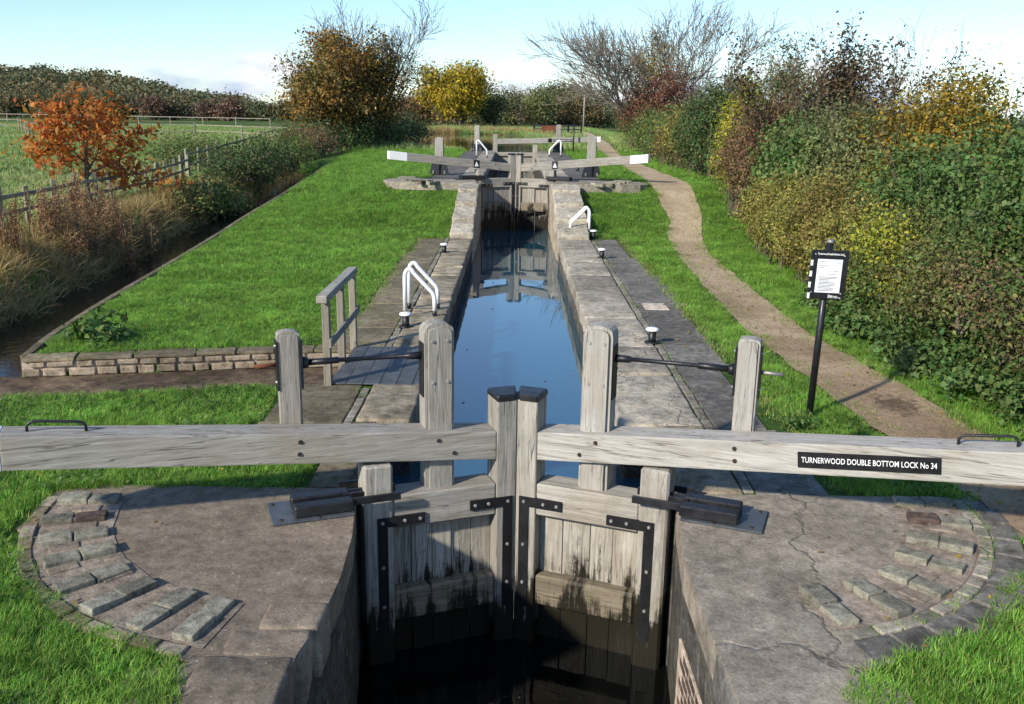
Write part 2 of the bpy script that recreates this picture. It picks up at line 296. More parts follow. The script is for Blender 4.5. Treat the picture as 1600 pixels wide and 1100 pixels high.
leafmat('leaf_far', [(0.055, 0.085, 0.035), (0.08, 0.09, 0.04), (0.11, 0.085, 0.04), (0.045, 0.07, 0.032), (0.13, 0.10, 0.045)], 0.2, 0.5, (0.14, 0.085, 0.04), 0.05)
leafmat('leaf_far_green', [(0.045, 0.070, 0.034), (0.06, 0.085, 0.040), (0.08, 0.09, 0.042), (0.10, 0.09, 0.04)], 0.2, 0.75, (0.13, 0.085, 0.035), 0.035)
leafmat('leaf_far_red', [(0.11, 0.055, 0.04), (0.085, 0.06, 0.04), (0.14, 0.08, 0.05), (0.06, 0.06, 0.035)], 0.2)
leafmat('berry', [(0.42, 0.012, 0.012), (0.32, 0.008, 0.012)], 0.05)
def bark(name, a, c):
    m, nt, b, _ = new_mat(name); g = N(nt); v = g.coord('Object', (6, 6, 1.5)); n = g.noise(v, 3, 6, 0.65)
    g.l(g.ramp(n, [(0.35, a), (0.65, c)]), b.inputs['Base Color']); b.inputs['Roughness'].default_value = 0.95; g.bump(b, n, 0.8, 0.03); MAT[name] = m
bark('bark', (0.045, 0.036, 0.026), (0.12, 0.10, 0.075)); bark('bark_pale', (0.12, 0.10, 0.075), (0.25, 0.22, 0.17)); bark('bark_twig', (0.075, 0.058, 0.042), (0.17, 0.135, 0.10))

# ------------------------------------------------------------------ object helpers
def link(name, me, mat, parent=None):
    o = bpy.data.objects.new(name, me); COL.objects.link(o)
    if mat and not me.materials: me.materials.append(MAT[mat] if isinstance(mat, str) else mat)
    if parent: o.parent = parent
    return o
def bm_obj(name, bm, mat, parent=None, smooth=False):
    bmesh.ops.recalc_face_normals(bm, faces=bm.faces)
    me = bpy.data.meshes.new(name); bm.to_mesh(me); bm.free()
    if smooth:
        for p in me.polygons: p.use_smooth = True
    return link(name, me, mat, parent)
def np_mesh(name, verts, faces4=None, faces3=None):
    """fast mesh from numpy arrays of quads or triangles"""
    me = bpy.data.meshes.new(name); V = np.asarray(verts, np.float32)
    loops, starts, tot = [], [], 0
    for f, k in ((faces4, 4), (faces3, 3)):
        if f is not None and len(f):
            f = np.asarray(f, np.int32); loops.append(f.ravel()); starts.append(tot+np.arange(len(f))*k); tot += f.size
    me.vertices.add(len(V)); me.vertices.foreach_set('co', V.ravel())
    if tot:
        L = np.concatenate(loops); S = np.concatenate(starts)
        me.loops.add(len(L)); me.loops.foreach_set('vertex_index', L)
        me.polygons.add(len(S)); me.polygons.foreach_set('loop_start', S.astype(np.int32))
    me.update(calc_edges=True); me.validate(); return me
def thing(name, label, cat, loc=(0, 0, 0), rz=0.0, group=None):
    o = bpy.data.objects.new(name, None); COL.objects.link(o); o.location = loc; o.rotation_euler = (0, 0, rz)
    o.empty_display_size = 0.1
    return tag(o, label, cat, group)
def tag(o, label, cat=None, group=None, kind=None):
    o['label'] = label
    if cat: o['category'] = cat
    if group: o['group'] = group
    if kind: o['kind'] = kind
    return o
def structure(o, label, cat=None):
    o['kind'] = 'structure'; o['label'] = label
    if cat: o['category'] = cat
    return o
def addbox(bm, x0, x1, y0, y1, z0, z1, M=None):
    v = [bm.verts.new((x, y, z)) for z in (z0, z1) for y in (y0, y1) for x in (x0, x1)]
    fs = [bm.faces.new([v[i] for i in q]) for q in ((0, 2, 3, 1), (4, 5, 7, 6), (0, 1, 5, 4), (1, 3, 7, 5), (3, 2, 6, 7), (2, 0, 4, 6))]
    if M is not None:
        for q in v: q.co = M @ q.co
    return v, fs
def bev(bm, off, seg=1):
    if off: bmesh.ops.bevel(bm, geom=list(bm.edges), offset=off, segments=seg, affect='EDGES', profile=0.6)
def box(name, x0, x1, y0, y1, z0, z1, mat, parent=None, b=0.006, seg=1, M=None):
    if x0 > x1: x0, x1 = x1, x0
    bm = bmesh.new(); addbox(bm, x0, x1, y0, y1, z0, z1); bev(bm, b, seg)
    if M is not None: bm.transform(M)
    return bm_obj(name, bm, mat, parent)
def prism(name, pts, z0, z1, mat, parent=None, b=0.0, M=None, seg=1):
    bm = bmesh.new(); lo = [bm.verts.new((x, y, z0)) for x, y in pts]; hi = [bm.verts.new((x, y, z1)) for x, y in pts]
    bm.faces.new(lo[::-1]); bm.faces.new(hi); n = len(pts)
    for i in range(n): bm.faces.new((lo[i], lo[(i+1) % n], hi[(i+1) % n], hi[i]))
    bev(bm, b, seg)
    if M is not None: bm.transform(M)
    return bm_obj(name, bm, mat, parent)
def tubes(name, polys, mat, parent=None, sides=8, smooth=True, caps=True):
    """polys: list of (points, radii); every polyline a tapered tube, all one mesh"""
    V, F4, F3 = [], [], []
    for pts, rad in polys:
        P = [Vector(p) for p in pts]; n = len(P); k = sides if not callable(sides) else sides(rad[0])
        base = len(V); prev = None
        for i in range(n):
            d = (P[min(i+1, n-1)]-P[max(i-1, 0)])
            if d.length < 1e-6: d = Vector((0, 0, 1))
            d.normalize()
            if prev is None:
                a = d.orthogonal().normalized()
            else:
                a = prev-d*prev.dot(d)
                a = a.normalized() if a.length > 1e-5 else d.orthogonal().normalized()
            prev = a; bb = d.cross(a)
            for j in range(k):
                t = 2*math.pi*j/k; V.append(P[i]+(a*math.cos(t)+bb*math.sin(t))*rad[i])
        for i in range(n-1):
            for j in range(k):
                a0 = base+i*k+j; a1 = base+i*k+(j+1) % k; F4.append((a0, a1, a1+k, a0+k))
        if caps and k > 3:
            for ring, fl in ((base, True), (base+(n-1)*k, False)):
                c = len(V); V.append(sum((V[ring+j] for j in range(k)), Vector())/k)
                for j in range(k):
                    t = (ring+j, ring+(j+1) % k, c); F3.append(t[::-1] if fl else t)
    me = np_mesh(name, [tuple(v) for v in V], F4, F3)
    if smooth: me.polygons.foreach_set('use_smooth', np.ones(len(me.polygons), bool))
    return link(name, me, mat, parent)
def disc_mesh(name, r, h, seg=10):
    bm = bmesh.new(); bmesh.ops.create_cone(bm, cap_ends=True, segments=seg, radius1=r, radius2=r*0.75, depth=h)
    me = bpy.data.meshes.new(name); bm.to_mesh(me); bm.free(); return me
def rough_block(x0, x1, y0, y1, z0, z1, cut=3, amp=0.012, bevel=0.02, seed=0, M=None):
    """a worn stone block: bevelled box, subdivided and knocked out of true"""
    bm = bmesh.new(); addbox(bm, x0, x1, y0, y1, z0, z1); bev(bm, bevel, 2)
    long = [e for e in bm.edges if e.calc_length() > 0.12]
    if cut: bmesh.ops.subdivide_edges(bm, edges=long, cuts=cut, use_grid_fill=True)
    for v in bm.verts:
        q = v.co*3.1+Vector((seed*7.7, seed*3.3, 0))
        v.co += Vector((mnoise.noise(q), mnoise.noise(q+Vector((31, 0, 0))), mnoise.noise(q+Vector((0, 57, 0)))))*amp
    if M is not None: bm.transform(M)
    return bm
def text_mesh(s, size, extrude=0.0012, bold=0.0):
    cu = bpy.data.curves.new('lettering', 'FONT'); cu.body = s; cu.size = size; cu.extrude = extrude; cu.offset = bold
    cu.align_x = 'CENTER'; cu.align_y = 'CENTER'; cu.resolution_u = 3
    o = bpy.data.objects.new('tmp', cu); COL.objects.link(o); bpy.context.view_layer.update()
    me = bpy.data.meshes.new_from_object(o.evaluated_get(bpy.context.evaluated_depsgraph_get()))
    bpy.data.objects.remove(o, do_unlink=True); me.name = 'lettering'; me.materials.clear(); return me

# ------------------------------------------------------------------ terrain
ZU = 1.10                                           # coping level of the upper lock above the lower
def sm(t): t = np.clip(t, 0, 1); return t*t*(3-2*t)
BX = ([-20, 0, 10.4, 11.8, 13.3, 15.4, 21.9, 27, 33, 40, 62, 120], [-4.8, -5.2, -6.05, -6.55, -6.85, -7.1, -7.7, -8.0, -8.2, -8.6, -10.2, -13])
def brook_x(y): return np.interp(y, *BX)
BW = 1.60
def lerp(a, b, t): return a+(b-a)*t
def base_z(x, y):
    x = np.asarray(x, float)
    near = lerp(0.80*sm((y-24.4)/5.4)+(ZU-0.80)*sm((y-30.9)/0.7), ZU*sm((y-24.2)/7.0), sm((np.abs(x)-3.85)/0.6)); left = np.interp(y, [20, 22, 25, 28.4, 34, 46, 64], [0, 0.01, 0.09, 0.23, 0.45, 0.84, ZU]); field = 0.15+0.9*sm((y-26)/70.0)
    t = sm((-4.4-x)/2.2); z = lerp(near, left, t)
    t2 = sm((-9.6-x)/3.0); return lerp(z, field, t2)
def chan(x):                                          # overflow channel: near and far lips
    return np.interp(x, [-6.6, -2.9, -2.2, -1.0], [10.05, 10.72, 10.88, 10.88]), np.interp(x, [-6.6, -3.6, -2.75, -1.0], [11.80, 12.45, 12.57, 12.60])
def gz(x, y):
    x = np.asarray(x, float); y = np.asarray(y, float)
    z = base_z(x, y)
    d = brook_x(y)-x
    cut = np.where((d > 0.02) & (d < BW), -0.95, 0.0)
    bank = np.where(d >= BW, -0.95*(1-sm((d-BW)/1.1))+0.25*sm((d-BW)/1.2)*(1-sm((d-BW-2.5)/1.5)), 0.0)
    z = z+(cut+bank)*(1-sm((y-44)/4.0))
    a, b = chan(x)
    inside = (x > -7.2) & (x < -1.2) & (y > a) & (y < b)
    z = np.where(inside, np.minimum(z, -0.28), z)
    # upper pound basin
    pc = np.interp(y, [56, 62, 80, 110, 125], [0, -2.0, -4.0, -6.5, -9]); pw = np.interp(y, [55, 57, 62, 80, 110, 121], [0.0, 1.6, 4.0, 5.6, 6.5, 0])
    e = np.abs(x-pc)-pw
    z = np.where((y > 56) & (y < 122), lerp(z, 0.2, sm((0.9-e)/1.2)), z)
    return z
def zat(x, y): return float(gz(np.array([x]), np.array([y]))[0])
def lines(lo, hi, dlo, dhi, step, grow=1.22, extra=()):
    a = list(np.arange(dlo, dhi+1e-6, step)); s = step; v = dhi
    while v < hi: s *= grow; v += s; a.append(min(v, hi))
    s = step; v = dlo
    while v > lo: s *= grow; v -= s; a.append(max(v, lo))
    a += list(extra); a = sorted(a); out = [a[0]]
    for q in a[1:]:
        if q-out[-1] > 0.03: out.append(q)
    return np.array(out)
gx = lines(-1500, 1500, -16, 9, 0.22, extra=(-1.6, 1.6)); gy = lines(-60, 3000, 3.0, 40, 0.22, 1.10, extra=[57.0]+list(np.arange(10.2, 12.9, 0.075)))
gx = np.array([q for q in gx if min(abs(q-1.6), abs(q+1.6)) > 0.1 or abs(abs(q)-1.6) < 1e-6])
GX, GY = np.meshgrid(gx, gy); GZ = gz(GX, GY)
rngT = np.random.default_rng(5)
GZ = GZ-0.012+0.02*(rngT.random(GZ.shape)-0.5)*((np.abs(GX) > 3.2) & (GY < 60))
nx, ny = len(gx), len(gy); idx = np.arange(nx*ny).reshape(ny, nx)
Q = np.stack([idx[:-1, :-1], idx[:-1, 1:], idx[1:, 1:], idx[1:, :-1]], -1).reshape(-1, 4)
cxm = ((GX[:-1, :-1]+GX[1:, 1:])/2).ravel(); cym = ((GY[:-1, :-1]+GY[1:, 1:])/2).ravel()
keep = ~((np.abs(cxm) < 1.6) & (cym < 57.0))
me = np_mesh('ground', np.stack([GX, GY, GZ], -1).reshape(-1, 3), Q[keep])
me.polygons.foreach_set('use_smooth', np.ones(len(me.polygons), bool))
ground = structure(link('ground', me, 'ground'), 'grassy ground of canal banks and fields')

def sheet(name, rows, mat, z_off=0.0, follow=True):
    """strip sheet from rows of (x, y[, z]) of equal length"""
    V, F = [], []; k = len(rows[0])
    for r in rows:
        for p in r: V.append((p[0], p[1], (zat(p[0], p[1])+z_off) if len(p) == 2 else p[2]))
    for i in range(len(rows)-1):
        for j in range(k-1): F.append((i*k+j, i*k+j+1, (i+1)*k+j+1, (i+1)*k+j))
    return link(name, np_mesh(name, V, F), mat)
# ---- waters
o = link('chamber_water', np_mesh('w', [(-1.6, 7.36, -0.6), (0, 7.95, -0.6), (0, 32.1, -0.6), (-1.6, 31.5, -0.6), (1.6, 7.36, -0.6), (1.6, 31.5, -0.6)], [(0, 1, 2, 3), (1, 4, 5, 2)]), 'water_chamber'); structure(o, 'still water filling the lower lock chamber, reflecting the sky')
o = link('tail_water', np_mesh('w', [(-1.6, -8, -1.55), (1.6, -8, -1.55), (1.6, 8.1, -1.55), (-1.6, 8.1, -1.55)], [(0, 1, 2, 3)]), 'water_low'); structure(o, 'dark low water below the near lock gates')
o = link('upper_chamber_water', np_mesh('w', [(-1.6, 31.6, 0.0), (1.6, 31.6, 0.0), (1.6, 55, 0.0), (-1.6, 55, 0.0)], [(0, 1, 2, 3)]), 'water_low'); structure(o, 'dark water in the upper lock chamber')
o = link('canal_water', np_mesh('w', [(-1.4, 55.2, 0.82), (1.4, 55.2, 0.82), (3.4, 62, 0.82), (3.2, 80, 0.82), (1.5, 110, 0.82), (-6, 121.5, 0.82), (-14, 110, 0.82), (-10.6, 80, 0.82), (-7.2, 62, 0.82), (-2.6, 58, 0.82)], [(9, 0, 1, 2), (8, 9, 2, 3), (7, 8, 3, 4), (6, 7, 4, 5)]), 'water_pound'); structure(o, 'canal water above the upper lock')
rows = [[(brook_x(y)+0.05, y, float(base_z(brook_x(y), y))-0.50), (brook_x(y)-BW-0.7, y, float(base_z(brook_x(y), y))-0.50)] for y in np.arange(2, 47, 1.0)]
structure(sheet('brook_water', rows, 'water_brook'), 'dark water of the narrow brook beside the lawn')
# ---- towpath
PL = ([4, 9.26, 11.18, 13.56, 17.15, 22.07, 24.98, 26.91, 28.52, 31, 35.8, 50.8, 62, 79, 120, 170], [4.3, 3.89, 3.75, 3.62, 3.68, 3.92, 4.15, 4.45, 4.42, 4.4, 4.45, 4.85, 5.4, 6.5, 8.5, 7])
PR = ([4, 9.3, 11.24, 13.6, 17.2, 22.15, 25.5, 27.4, 31.6, 39, 51, 62, 74, 120, 170], [6.2, 4.95, 4.85, 4.55, 4.58, 4.72, 5.15, 5.5, 5.75, 5.75, 5.8, 6.5, 7.4, 9.6, 8.2])
rp = random.Random(3); rows = []
for y in list(np.arange(2, 34, 0.25))+list(np.arange(34, 170, 1.5)):
    a = np.interp(y, *PL); b = np.interp(y, *PR)
    a += 0.06*mnoise.noise(Vector((y*1.3, 0, 0)))+0.05*mnoise.noise(Vector((y*5, 3, 0))); b += 0.06*mnoise.noise(Vector((y*1.3, 9, 0)))+0.05*mnoise.noise(Vector((y*5, 13, 0)))
    rows.append([(a+(b-a)*t/6, y, zat(a+(b-a)*t/6, y)+0.012+0.012*(abs(t/3-1)**2)) for t in range(7)])
structure(sheet('towpath', rows, 'path'), 'bare earth towpath curving beside the hedge')

# ------------------------------------------------------------------ lock walls
rs = random.Random(11)
def wall_face(name, pts, z0, z1, mat, parent, thick=0.5):
    """vertical wall along a plan polyline (inner face), thickness to the outside (sign of first x)"""
    s = 1 if pts[0][0] > 0 else -1
    V, F = [], []; dense = []
    for (x0, y0), (x1, y1) in zip(pts[:-1], pts[1:]):
        n = max(2, int(math.hypot(x1-x0, y1-y0)/0.25))
        for i in range(n): dense.append((x0+(x1-x0)*i/n, y0+(y1-y0)*i/n))
    dense.append(pts[-1]); nzr = max(2, int((z1-z0)/0.22))
    for (x, y) in dense:
        for k in range(nzr+1):
            z = z0+(z1-z0)*k/nzr; q = Vector((x*2, y*2.2, z*2.2))
            V.append((x+s*(0.018+0.016*mnoise.noise(q)+0.008*mnoise.noise(q*3.7)), y, z))
        V.append((x+s*thick, y, z1))
    k = nzr+2
    for i in range(len(dense)-1):
        for j in range(k-1):
            F.append((i*k+j, (i+1)*k+j, (i+1)*k+j+1, i*k+j+1))
    return link(name, np_mesh(name, V, F), mat, parent)
WX = 1.135
for s, side in ((-1, 'left'), (1, 'right')):
    W = thing('lock_wall', ('worn stone wall and coping of the lower lock chamber, %s side' % ('grass lawn' if s < 0 else 'towpath')), 'lock wall', (s*WX, 9, 0), 0, 'stone walls of the lock flight')
    W.location = (0, 0, 0)
    # chamber face, gate recess, tail wall down to the low water
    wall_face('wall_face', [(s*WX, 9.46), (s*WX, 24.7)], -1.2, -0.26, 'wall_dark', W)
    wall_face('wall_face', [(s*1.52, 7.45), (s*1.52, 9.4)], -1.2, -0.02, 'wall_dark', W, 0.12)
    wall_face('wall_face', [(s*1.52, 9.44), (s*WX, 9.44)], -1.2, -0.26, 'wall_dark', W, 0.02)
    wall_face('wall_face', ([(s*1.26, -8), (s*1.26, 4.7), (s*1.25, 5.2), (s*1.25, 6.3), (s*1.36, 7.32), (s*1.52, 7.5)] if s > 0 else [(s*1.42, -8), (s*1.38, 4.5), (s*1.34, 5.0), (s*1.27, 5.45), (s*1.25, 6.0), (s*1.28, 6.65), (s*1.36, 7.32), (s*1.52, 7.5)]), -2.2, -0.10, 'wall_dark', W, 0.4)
    box('quoin_stone', s*1.375, s*1.62, 7.33, 7.62, -2.2, -0.03, 'wall_dark', W, 0.01)
    # coping stones
    outer = 1.74 if s < 0 else 2.02; cm = 'coping' if s < 0 else 'coping_right'
    y = 9.46 if s > 0 else 12.62; end = 24.6
    def cstone(y0, y1, i):
        bm = rough_block(min(s*WX, s*outer), max(s*WX, s*outer), y0+0.013, y1-0.013, -0.27, 0.02+rs.uniform(-0.012, 0.012), 4, 0.022, 0.035, seed=i+40*s)
        bm_obj('coping_stone', bm, cm, W, smooth=True)
    i = 0
    if s < 0: cstone(9.46, 10.84, 99)
    while y < end-0.3:
        L = rs.uniform(0.85, 1.5) if s < 0 else rs.uniform(1.3, 2.3)
        y1 = min(y+L, end)
        if end-y1 < 0.5: y1 = end
        cstone(y, y1, i); y = y1; i += 1
    # row of small edging bricks behind the coping
    eb = rough_block(-0.045, 0.045, 0.006, 0.215, -0.12, 0.012, 0, 0.004, 0.01, seed=3); me_e = bpy.data.meshes.new('edging_brick'); eb.to_mesh(me_e); eb.free(); me_e.materials.append(MAT['edging'])
    y = 7.66 if s > 0 else 8.9
    while y < 24.5:
        if not (s < 0 and 10.75 < y+0.1 < 12.6):
            b = link('edging_brick', me_e, None, W); b.location = (s*(outer+0.062)+0.006*rs.uniform(-1, 1), y, rs.uniform(-0.006, 0.006)); b.rotation_euler = (0, 0, rs.uniform(-0.03, 0.03))
        y += 0.222
    # sloping ramp stones that climb to the upper lock
    ry = [24.6, 25.55, 26.9, 28.3, 29.6]; rz = [0.0, 0.33, 0.63, 0.90, ZU]
    ox = 1.74 if s < 0 else 1.98
    for k in range(4):
        y0, y1, z0, z1 = ry[k], ry[k+1], rz[k], rz[k+1]
        bm = bmesh.new(); addbox(bm, min(s*(WX-0.004), s*ox), max(s*(WX-0.004), s*ox), y0+0.008, y1-0.008, -0.6, 0.0)
        for v in bm.verts:
            if v.co.z > -0.1: v.co.z = (z0+0.14) if v.co.y < (y0+y1)/2 else (z1+0.03)
        bev(bm, 0.035, 2)
        bmesh.ops.subdivide_edges(bm, edges=[e for e in bm.edges if e.calc_length() > 0.2], cuts=4, use_grid_fill=True)
        for v in bm.verts:
            q = v.co*3.4+Vector((s*9, k*5, 0)); v.co += Vector((mnoise.noise(q), mnoise.noise(q+Vector((9, 0, 0))), mnoise.noise(q+Vector((0, 9, 0)))))*0.035
        bm_obj('ramp_stone', bm, 'ramp_stone', W)
    # chamber wall under the ramp, brick coursed
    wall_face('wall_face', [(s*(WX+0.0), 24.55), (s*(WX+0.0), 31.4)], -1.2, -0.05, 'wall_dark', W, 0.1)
    for c in range(14):                                     # brick courses of the rising wall
        zc = -0.55+c*0.115
        ys = 24.7+max(0, (zc+0.1))*4.4
        if ys < 31:
            box('brick_course', min(s*(WX-0.006), s*(WX+0.3)), max(s*(WX-0.006), s*(WX+0.3)), ys, 31.3, zc+0.005, zc+0.108, 'channel_stone', W, 0.004)
# upper lock walls
for s in (-1, 1):
    W = thing('lock_wall', 'stone coping and wall of the upper lock chamber, %s' % ('beside the far white ladder hoop on the lawn side' if s < 0 else 'on the towpath side beyond the middle gates'), 'lock wall', (0, 0, 0), 0, 'stone walls of the lock flight')
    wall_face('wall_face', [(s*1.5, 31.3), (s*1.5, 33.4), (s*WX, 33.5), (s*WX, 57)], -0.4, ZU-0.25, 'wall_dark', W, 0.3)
    y = 33.4; i = 0
    while y < 56.8:
        y1 = min(57.0, y+rs.uniform(1.4, 2.4)); bm = rough_block(min(s*WX, s*1.9), max(s*WX, s*1.9), y+0.01, y1-0.01, ZU-0.27, ZU+0.015, 2, 0.02, 0.03, seed=i+77*s)
        bm_obj('coping_stone', bm, 'coping_right', W); y = y1; i += 1
    box('paving_strip', s*1.91, s*2.9, 31.6, 56, ZU-0.1, ZU+0.004, 'asphalt', W, 0.01)
# pointed brickwork patch in the right tail wall
pw = thing('brick_patch', 'patch of dark bricks with pale mortar in the right tail wall below the gate', 'brickwork', (1.24, 5.6, -1.0), 0)
bp = rough_block(0.004, 0.20, -1.10, 0.60, -0.60, 0.40, 0, 0.0, 0.006, 2); bm_obj('mortar', bp, 'pale_mortar', pw)
pw.location = (1.240, 5.65, -1.0)
bm = bmesh.new(); addbox(bm, 0.0025, 0.09, -0.106, 0.106, -0.033, 0.033); bev(bm, 0.004); meb = bpy.data.meshes.new('brick'); bm.to_mesh(meb); bm.free(); meb.materials.append(MAT['brick_dark'])
for r in range(12):
    for c in range(8):
        yy = -1.10+0.11+c*0.232+(0.116 if r % 2 else 0)
        if yy+0.1 > 0.60: continue
        b = link('brick', meb, None, pw); b.location = (rs.uniform(-0.0006, 0.0004), yy, -0.56+r*0.083)

# ------------------------------------------------------------------ paved strips beside the coping
pv = bpy.data.objects.new('paving_left', None); COL.objects.link(pv); structure(pv, 'mossy stone slabs of the walkway beside the lawn')
y = 12.64
while y < 24.4:
    L = rs.uniform(0.55, 0.95); y1 = min(y+L, 24.5)
    bm = rough_block(-2.52-rs.uniform(0, 0.12)+0.10*math.sin(y*0.9), -1.865, y+0.006, y1-0.006, -0.10, 0.004+rs.uniform(-0.008, 0.008), 2, 0.008, 0.012, seed=y); bm_obj('slab', bm, 'slab', pv); y = y1
for (a, b_, c, d) in ((-2.75, -1.865, 8.3, 9.4), (-2.72, -1.865, 9.41, 10.84), (-1.85, -1.50, 7.63, 9.43)):
    bm = rough_block(a, b_, c, d, -0.12, 0.006, 3, 0.012, 0.015, seed=a+c); bm_obj('slab', bm, 'slab', pv)
pv = bpy.data.objects.new('paving_right', None); COL.objects.link(pv); structure(pv, 'dark concrete strip of the walkway beside the towpath')
y = 7.63; ii = 0
while y < 24.8:
    L = (1.75, 2.6, 1.1, 2.9, 3.2, 2.4, 3.5)[ii % 7]; y1 = min(y+L, 25.0)
    bm = rough_block(2.145, 2.84+0.16*math.sin(y*0.5)+rs.uniform(0, 0.06), y+0.006, y1-0.006, -0.12, 0.004+rs.uniform(-0.006, 0.006), 4, 0.012, 0.012, seed=y); bm_obj('slab', bm, 'asphalt', pv); y = y1; ii += 1
bm = rough_block(1.50, 2.02, 7.63, 9.44, -0.2, 0.012, 4, 0.02, 0.03, seed=5); bm_obj('slab', bm, 'coping', pv)
o = box('concrete_patch', 2.25, 2.66, 15.6, 16.15, 0.0, 0.0125, 'pale_mortar', pv, 0.004)

# ------------------------------------------------------------------ aprons with raised treads
PIV = 1.25, 7.42
def apron(s, z0, y0, mat, rows, a0, a1, r0, r1, near_edge, name, label, far=False, PIV=(1.25, 7.42)):
    A = bpy.data.objects.new(name, None); COL.objects.link(A); structure(A, label)
    def P(x, y): return (s*x, y0+y-PIV[1]+PIV[1])
    rng = random.Random(int(7+s*3+y0))
    rim = []
    for k in range(25):
        t = a0+0.10-(a0+0.10-a1+0.12)*k/24
        rr = (r1+(0.40 if s > 0 and not far else 0.12))*(1+0.018*math.sin(k*1.7)+0.012*math.sin(k*4.1))
        rim.append((PIV[0]+rr*math.cos(t), PIV[1]+rr*math.sin(t)))
    inner = [(1.27, near_edge), (1.255, 5.2), (1.26, 6.3), (1.37, 7.30), (1.53, 7.46), (1.53, 7.60)] if s > 0 or far else [(1.40, near_edge), (1.35, 5.0), (1.28, 5.45), (1.26, 6.0), (1.29, 6.65), (1.37, 7.30), (1.53, 7.46), (1.53, 7.60)]
    poly = inner+[(2.4, 7.60), (3.4, 7.62)]+rim+[(rim[-1][0]-0.25, near_edge+0.15)]
    if not far: poly = inner+[(2.4, 7.60), (PIV[0]+r1+0.02, 7.61)]+[q for q in rim if q[1] < 7.58]+[(2.3, near_edge+0.6), (2.2, near_edge)]
    if far: poly = inner+[(2.4, 7.60), (3.7, 7.58), (4.15, 7.1), (4.32, 6.5), (4.28, 6.1), (4.0, 5.82), (3.4, 5.64), (2.6, 5.60)]
    pts = [(s*x, y+y0) for x, y in poly]
    bm = bmesh.new(); lo = [bm.verts.new((x, y, z0-0.25)) for x, y in pts]; hi = [bm.verts.new((x, y, z0+0.006)) for x, y in pts]
    bm.faces.new(hi); n = len(pts)
    for i in range(n): bm.faces.new((lo[i], lo[(i+1) % n], hi[(i+1) % n], hi[i]))
    bm_obj('concrete_bed', bm, mat, A)
    if not far:                                          # paler mortar between the treads
        seg = []
        for k in range(13):
            t = a0+0.05-(a0+0.05-a1+0.06)*k/12; seg.append([(s*(PIV[0]+(r+0.02*math.sin(k*3+r*9))*math.cos(t)), PIV[1]+y0+(r+0.02*math.sin(k*3+r*9))*math.sin(t), z0+0.012) for r in (r0-0.04, (r0+r1)/2, r1+0.02)])
        o = sheet('mortar_band', seg, 'mortar_bed'); o.parent = A
    # treads
    Lh = (r1-r0)/2
    for k in range(rows):
        t = a0-(a0-a1)*k/(rows-1)+rng.uniform(-0.012, 0.012)
        for j in range(2):
            bm = rough_block(-Lh/2+0.004, Lh/2-0.004, -0.076, 0.076, -0.06, 0.050, 2, 0.009, 0.012, seed=k*2+j+s*30+y0)
            q = rng.uniform(-0.03, 0.03); rr = r0+Lh*(j+0.5)+0.022*math.sin(k*1.7)
            ob = bm_obj('tread_brick', bm, 'sett' if rng.random() > 0.12 else 'brick_dark', A)
            ob.location = (s*(PIV[0]+rr*math.cos(t)), PIV[1]+y0+rr*math.sin(t), z0+0.008+rng.uniform(-0.012, 0.008))
            ob.rotation_euler = (rng.uniform(-.04, .04), rng.uniform(-.04, .04), (t if s > 0 else math.pi-t)+q)
    # flat setts between treads and kerb of curved stones
    nk = 16 if not far else 0
    for k in range(nk):
        ta = a0+0.03-(a0-a1+0.06)*k/nk; tb = a0+0.03-(a0-a1+0.06)*(k+1)/nk-0.0; tb += 0.006
        ra, rb = r1+0.03, r1+0.135
        q = [(s*(PIV[0]+r*math.cos(t)), PIV[1]+y0+r*math.sin(t)) for r, t in ((ra, ta), (rb, ta), (rb, tb), (ra, tb))]
        prism('kerb_stone', q, z0-0.08, z0+0.024+rng.uniform(-0.006, 0.008), ('coping_right' if k % 3 else 'sett') if s > 0 else ('slab' if k % 3 else 'mortar_bed'), A, 0.008)
        if not far and k < rows*2-1 and k % 2:
            t = (ta+tb)/2; rr = r0+Lh*rng.uniform(0.4, 1.5)
            bm = rough_block(-Lh*0.42, Lh*0.42, -0.055, 0.055, -0.05, 0.018, 1, 0.006, 0.01, seed=k+s)
            ob = bm_obj('flat_brick', bm, 'mortar_bed' if rng.random() < 0.6 else 'channel_stone', A)
            ob.location = (s*(PIV[0]+rr*math.cos(t)), PIV[1]+y0+rr*math.sin(t), z0+0.006); ob.rotation_euler = (0, 0, (t if s > 0 else math.pi-t))
    nf = 11 if (s > 0 and not far) else 0
    for k in range(nf):                                  # outer flags
        ta = a0+0.10-(a0-a1+0.16)*k/nf; tb = a0+0.10-(a0-a1+0.16)*(k+1)/nf+0.008
        ra, rb = r1+0.145, r1+0.36+rng.uniform(-0.04, 0.05)
        q = [(s*(PIV[0]+r*math.cos(t)), PIV[1]+y0+r*math.sin(t)) for r, t in ((ra, ta), (rb, ta), (rb, tb), (ra, tb))]
        prism('flag', q, z0-0.22, z0+0.018+rng.uniform(-0.006, 0.008), 'asphalt', A, 0.012)
    return A
AL = apron(-1, 0.0, 0.0, 'apron_left', 8, R(-4), R(-76), 1.86, 2.36, 4.2, 'apron_left', 'grey-brown concrete apron with eight rows of raised brick treads', PIV=(1.5, 7.40))
AR = apron(1, 0.0, 0.0, 'apron_right', 7, R(-2), R(-74), 1.68, 2.17, 4.2, 'apron_right', 'cracked grey concrete apron with raised brick treads beside the towpath', PIV=(1.6, 7.50))
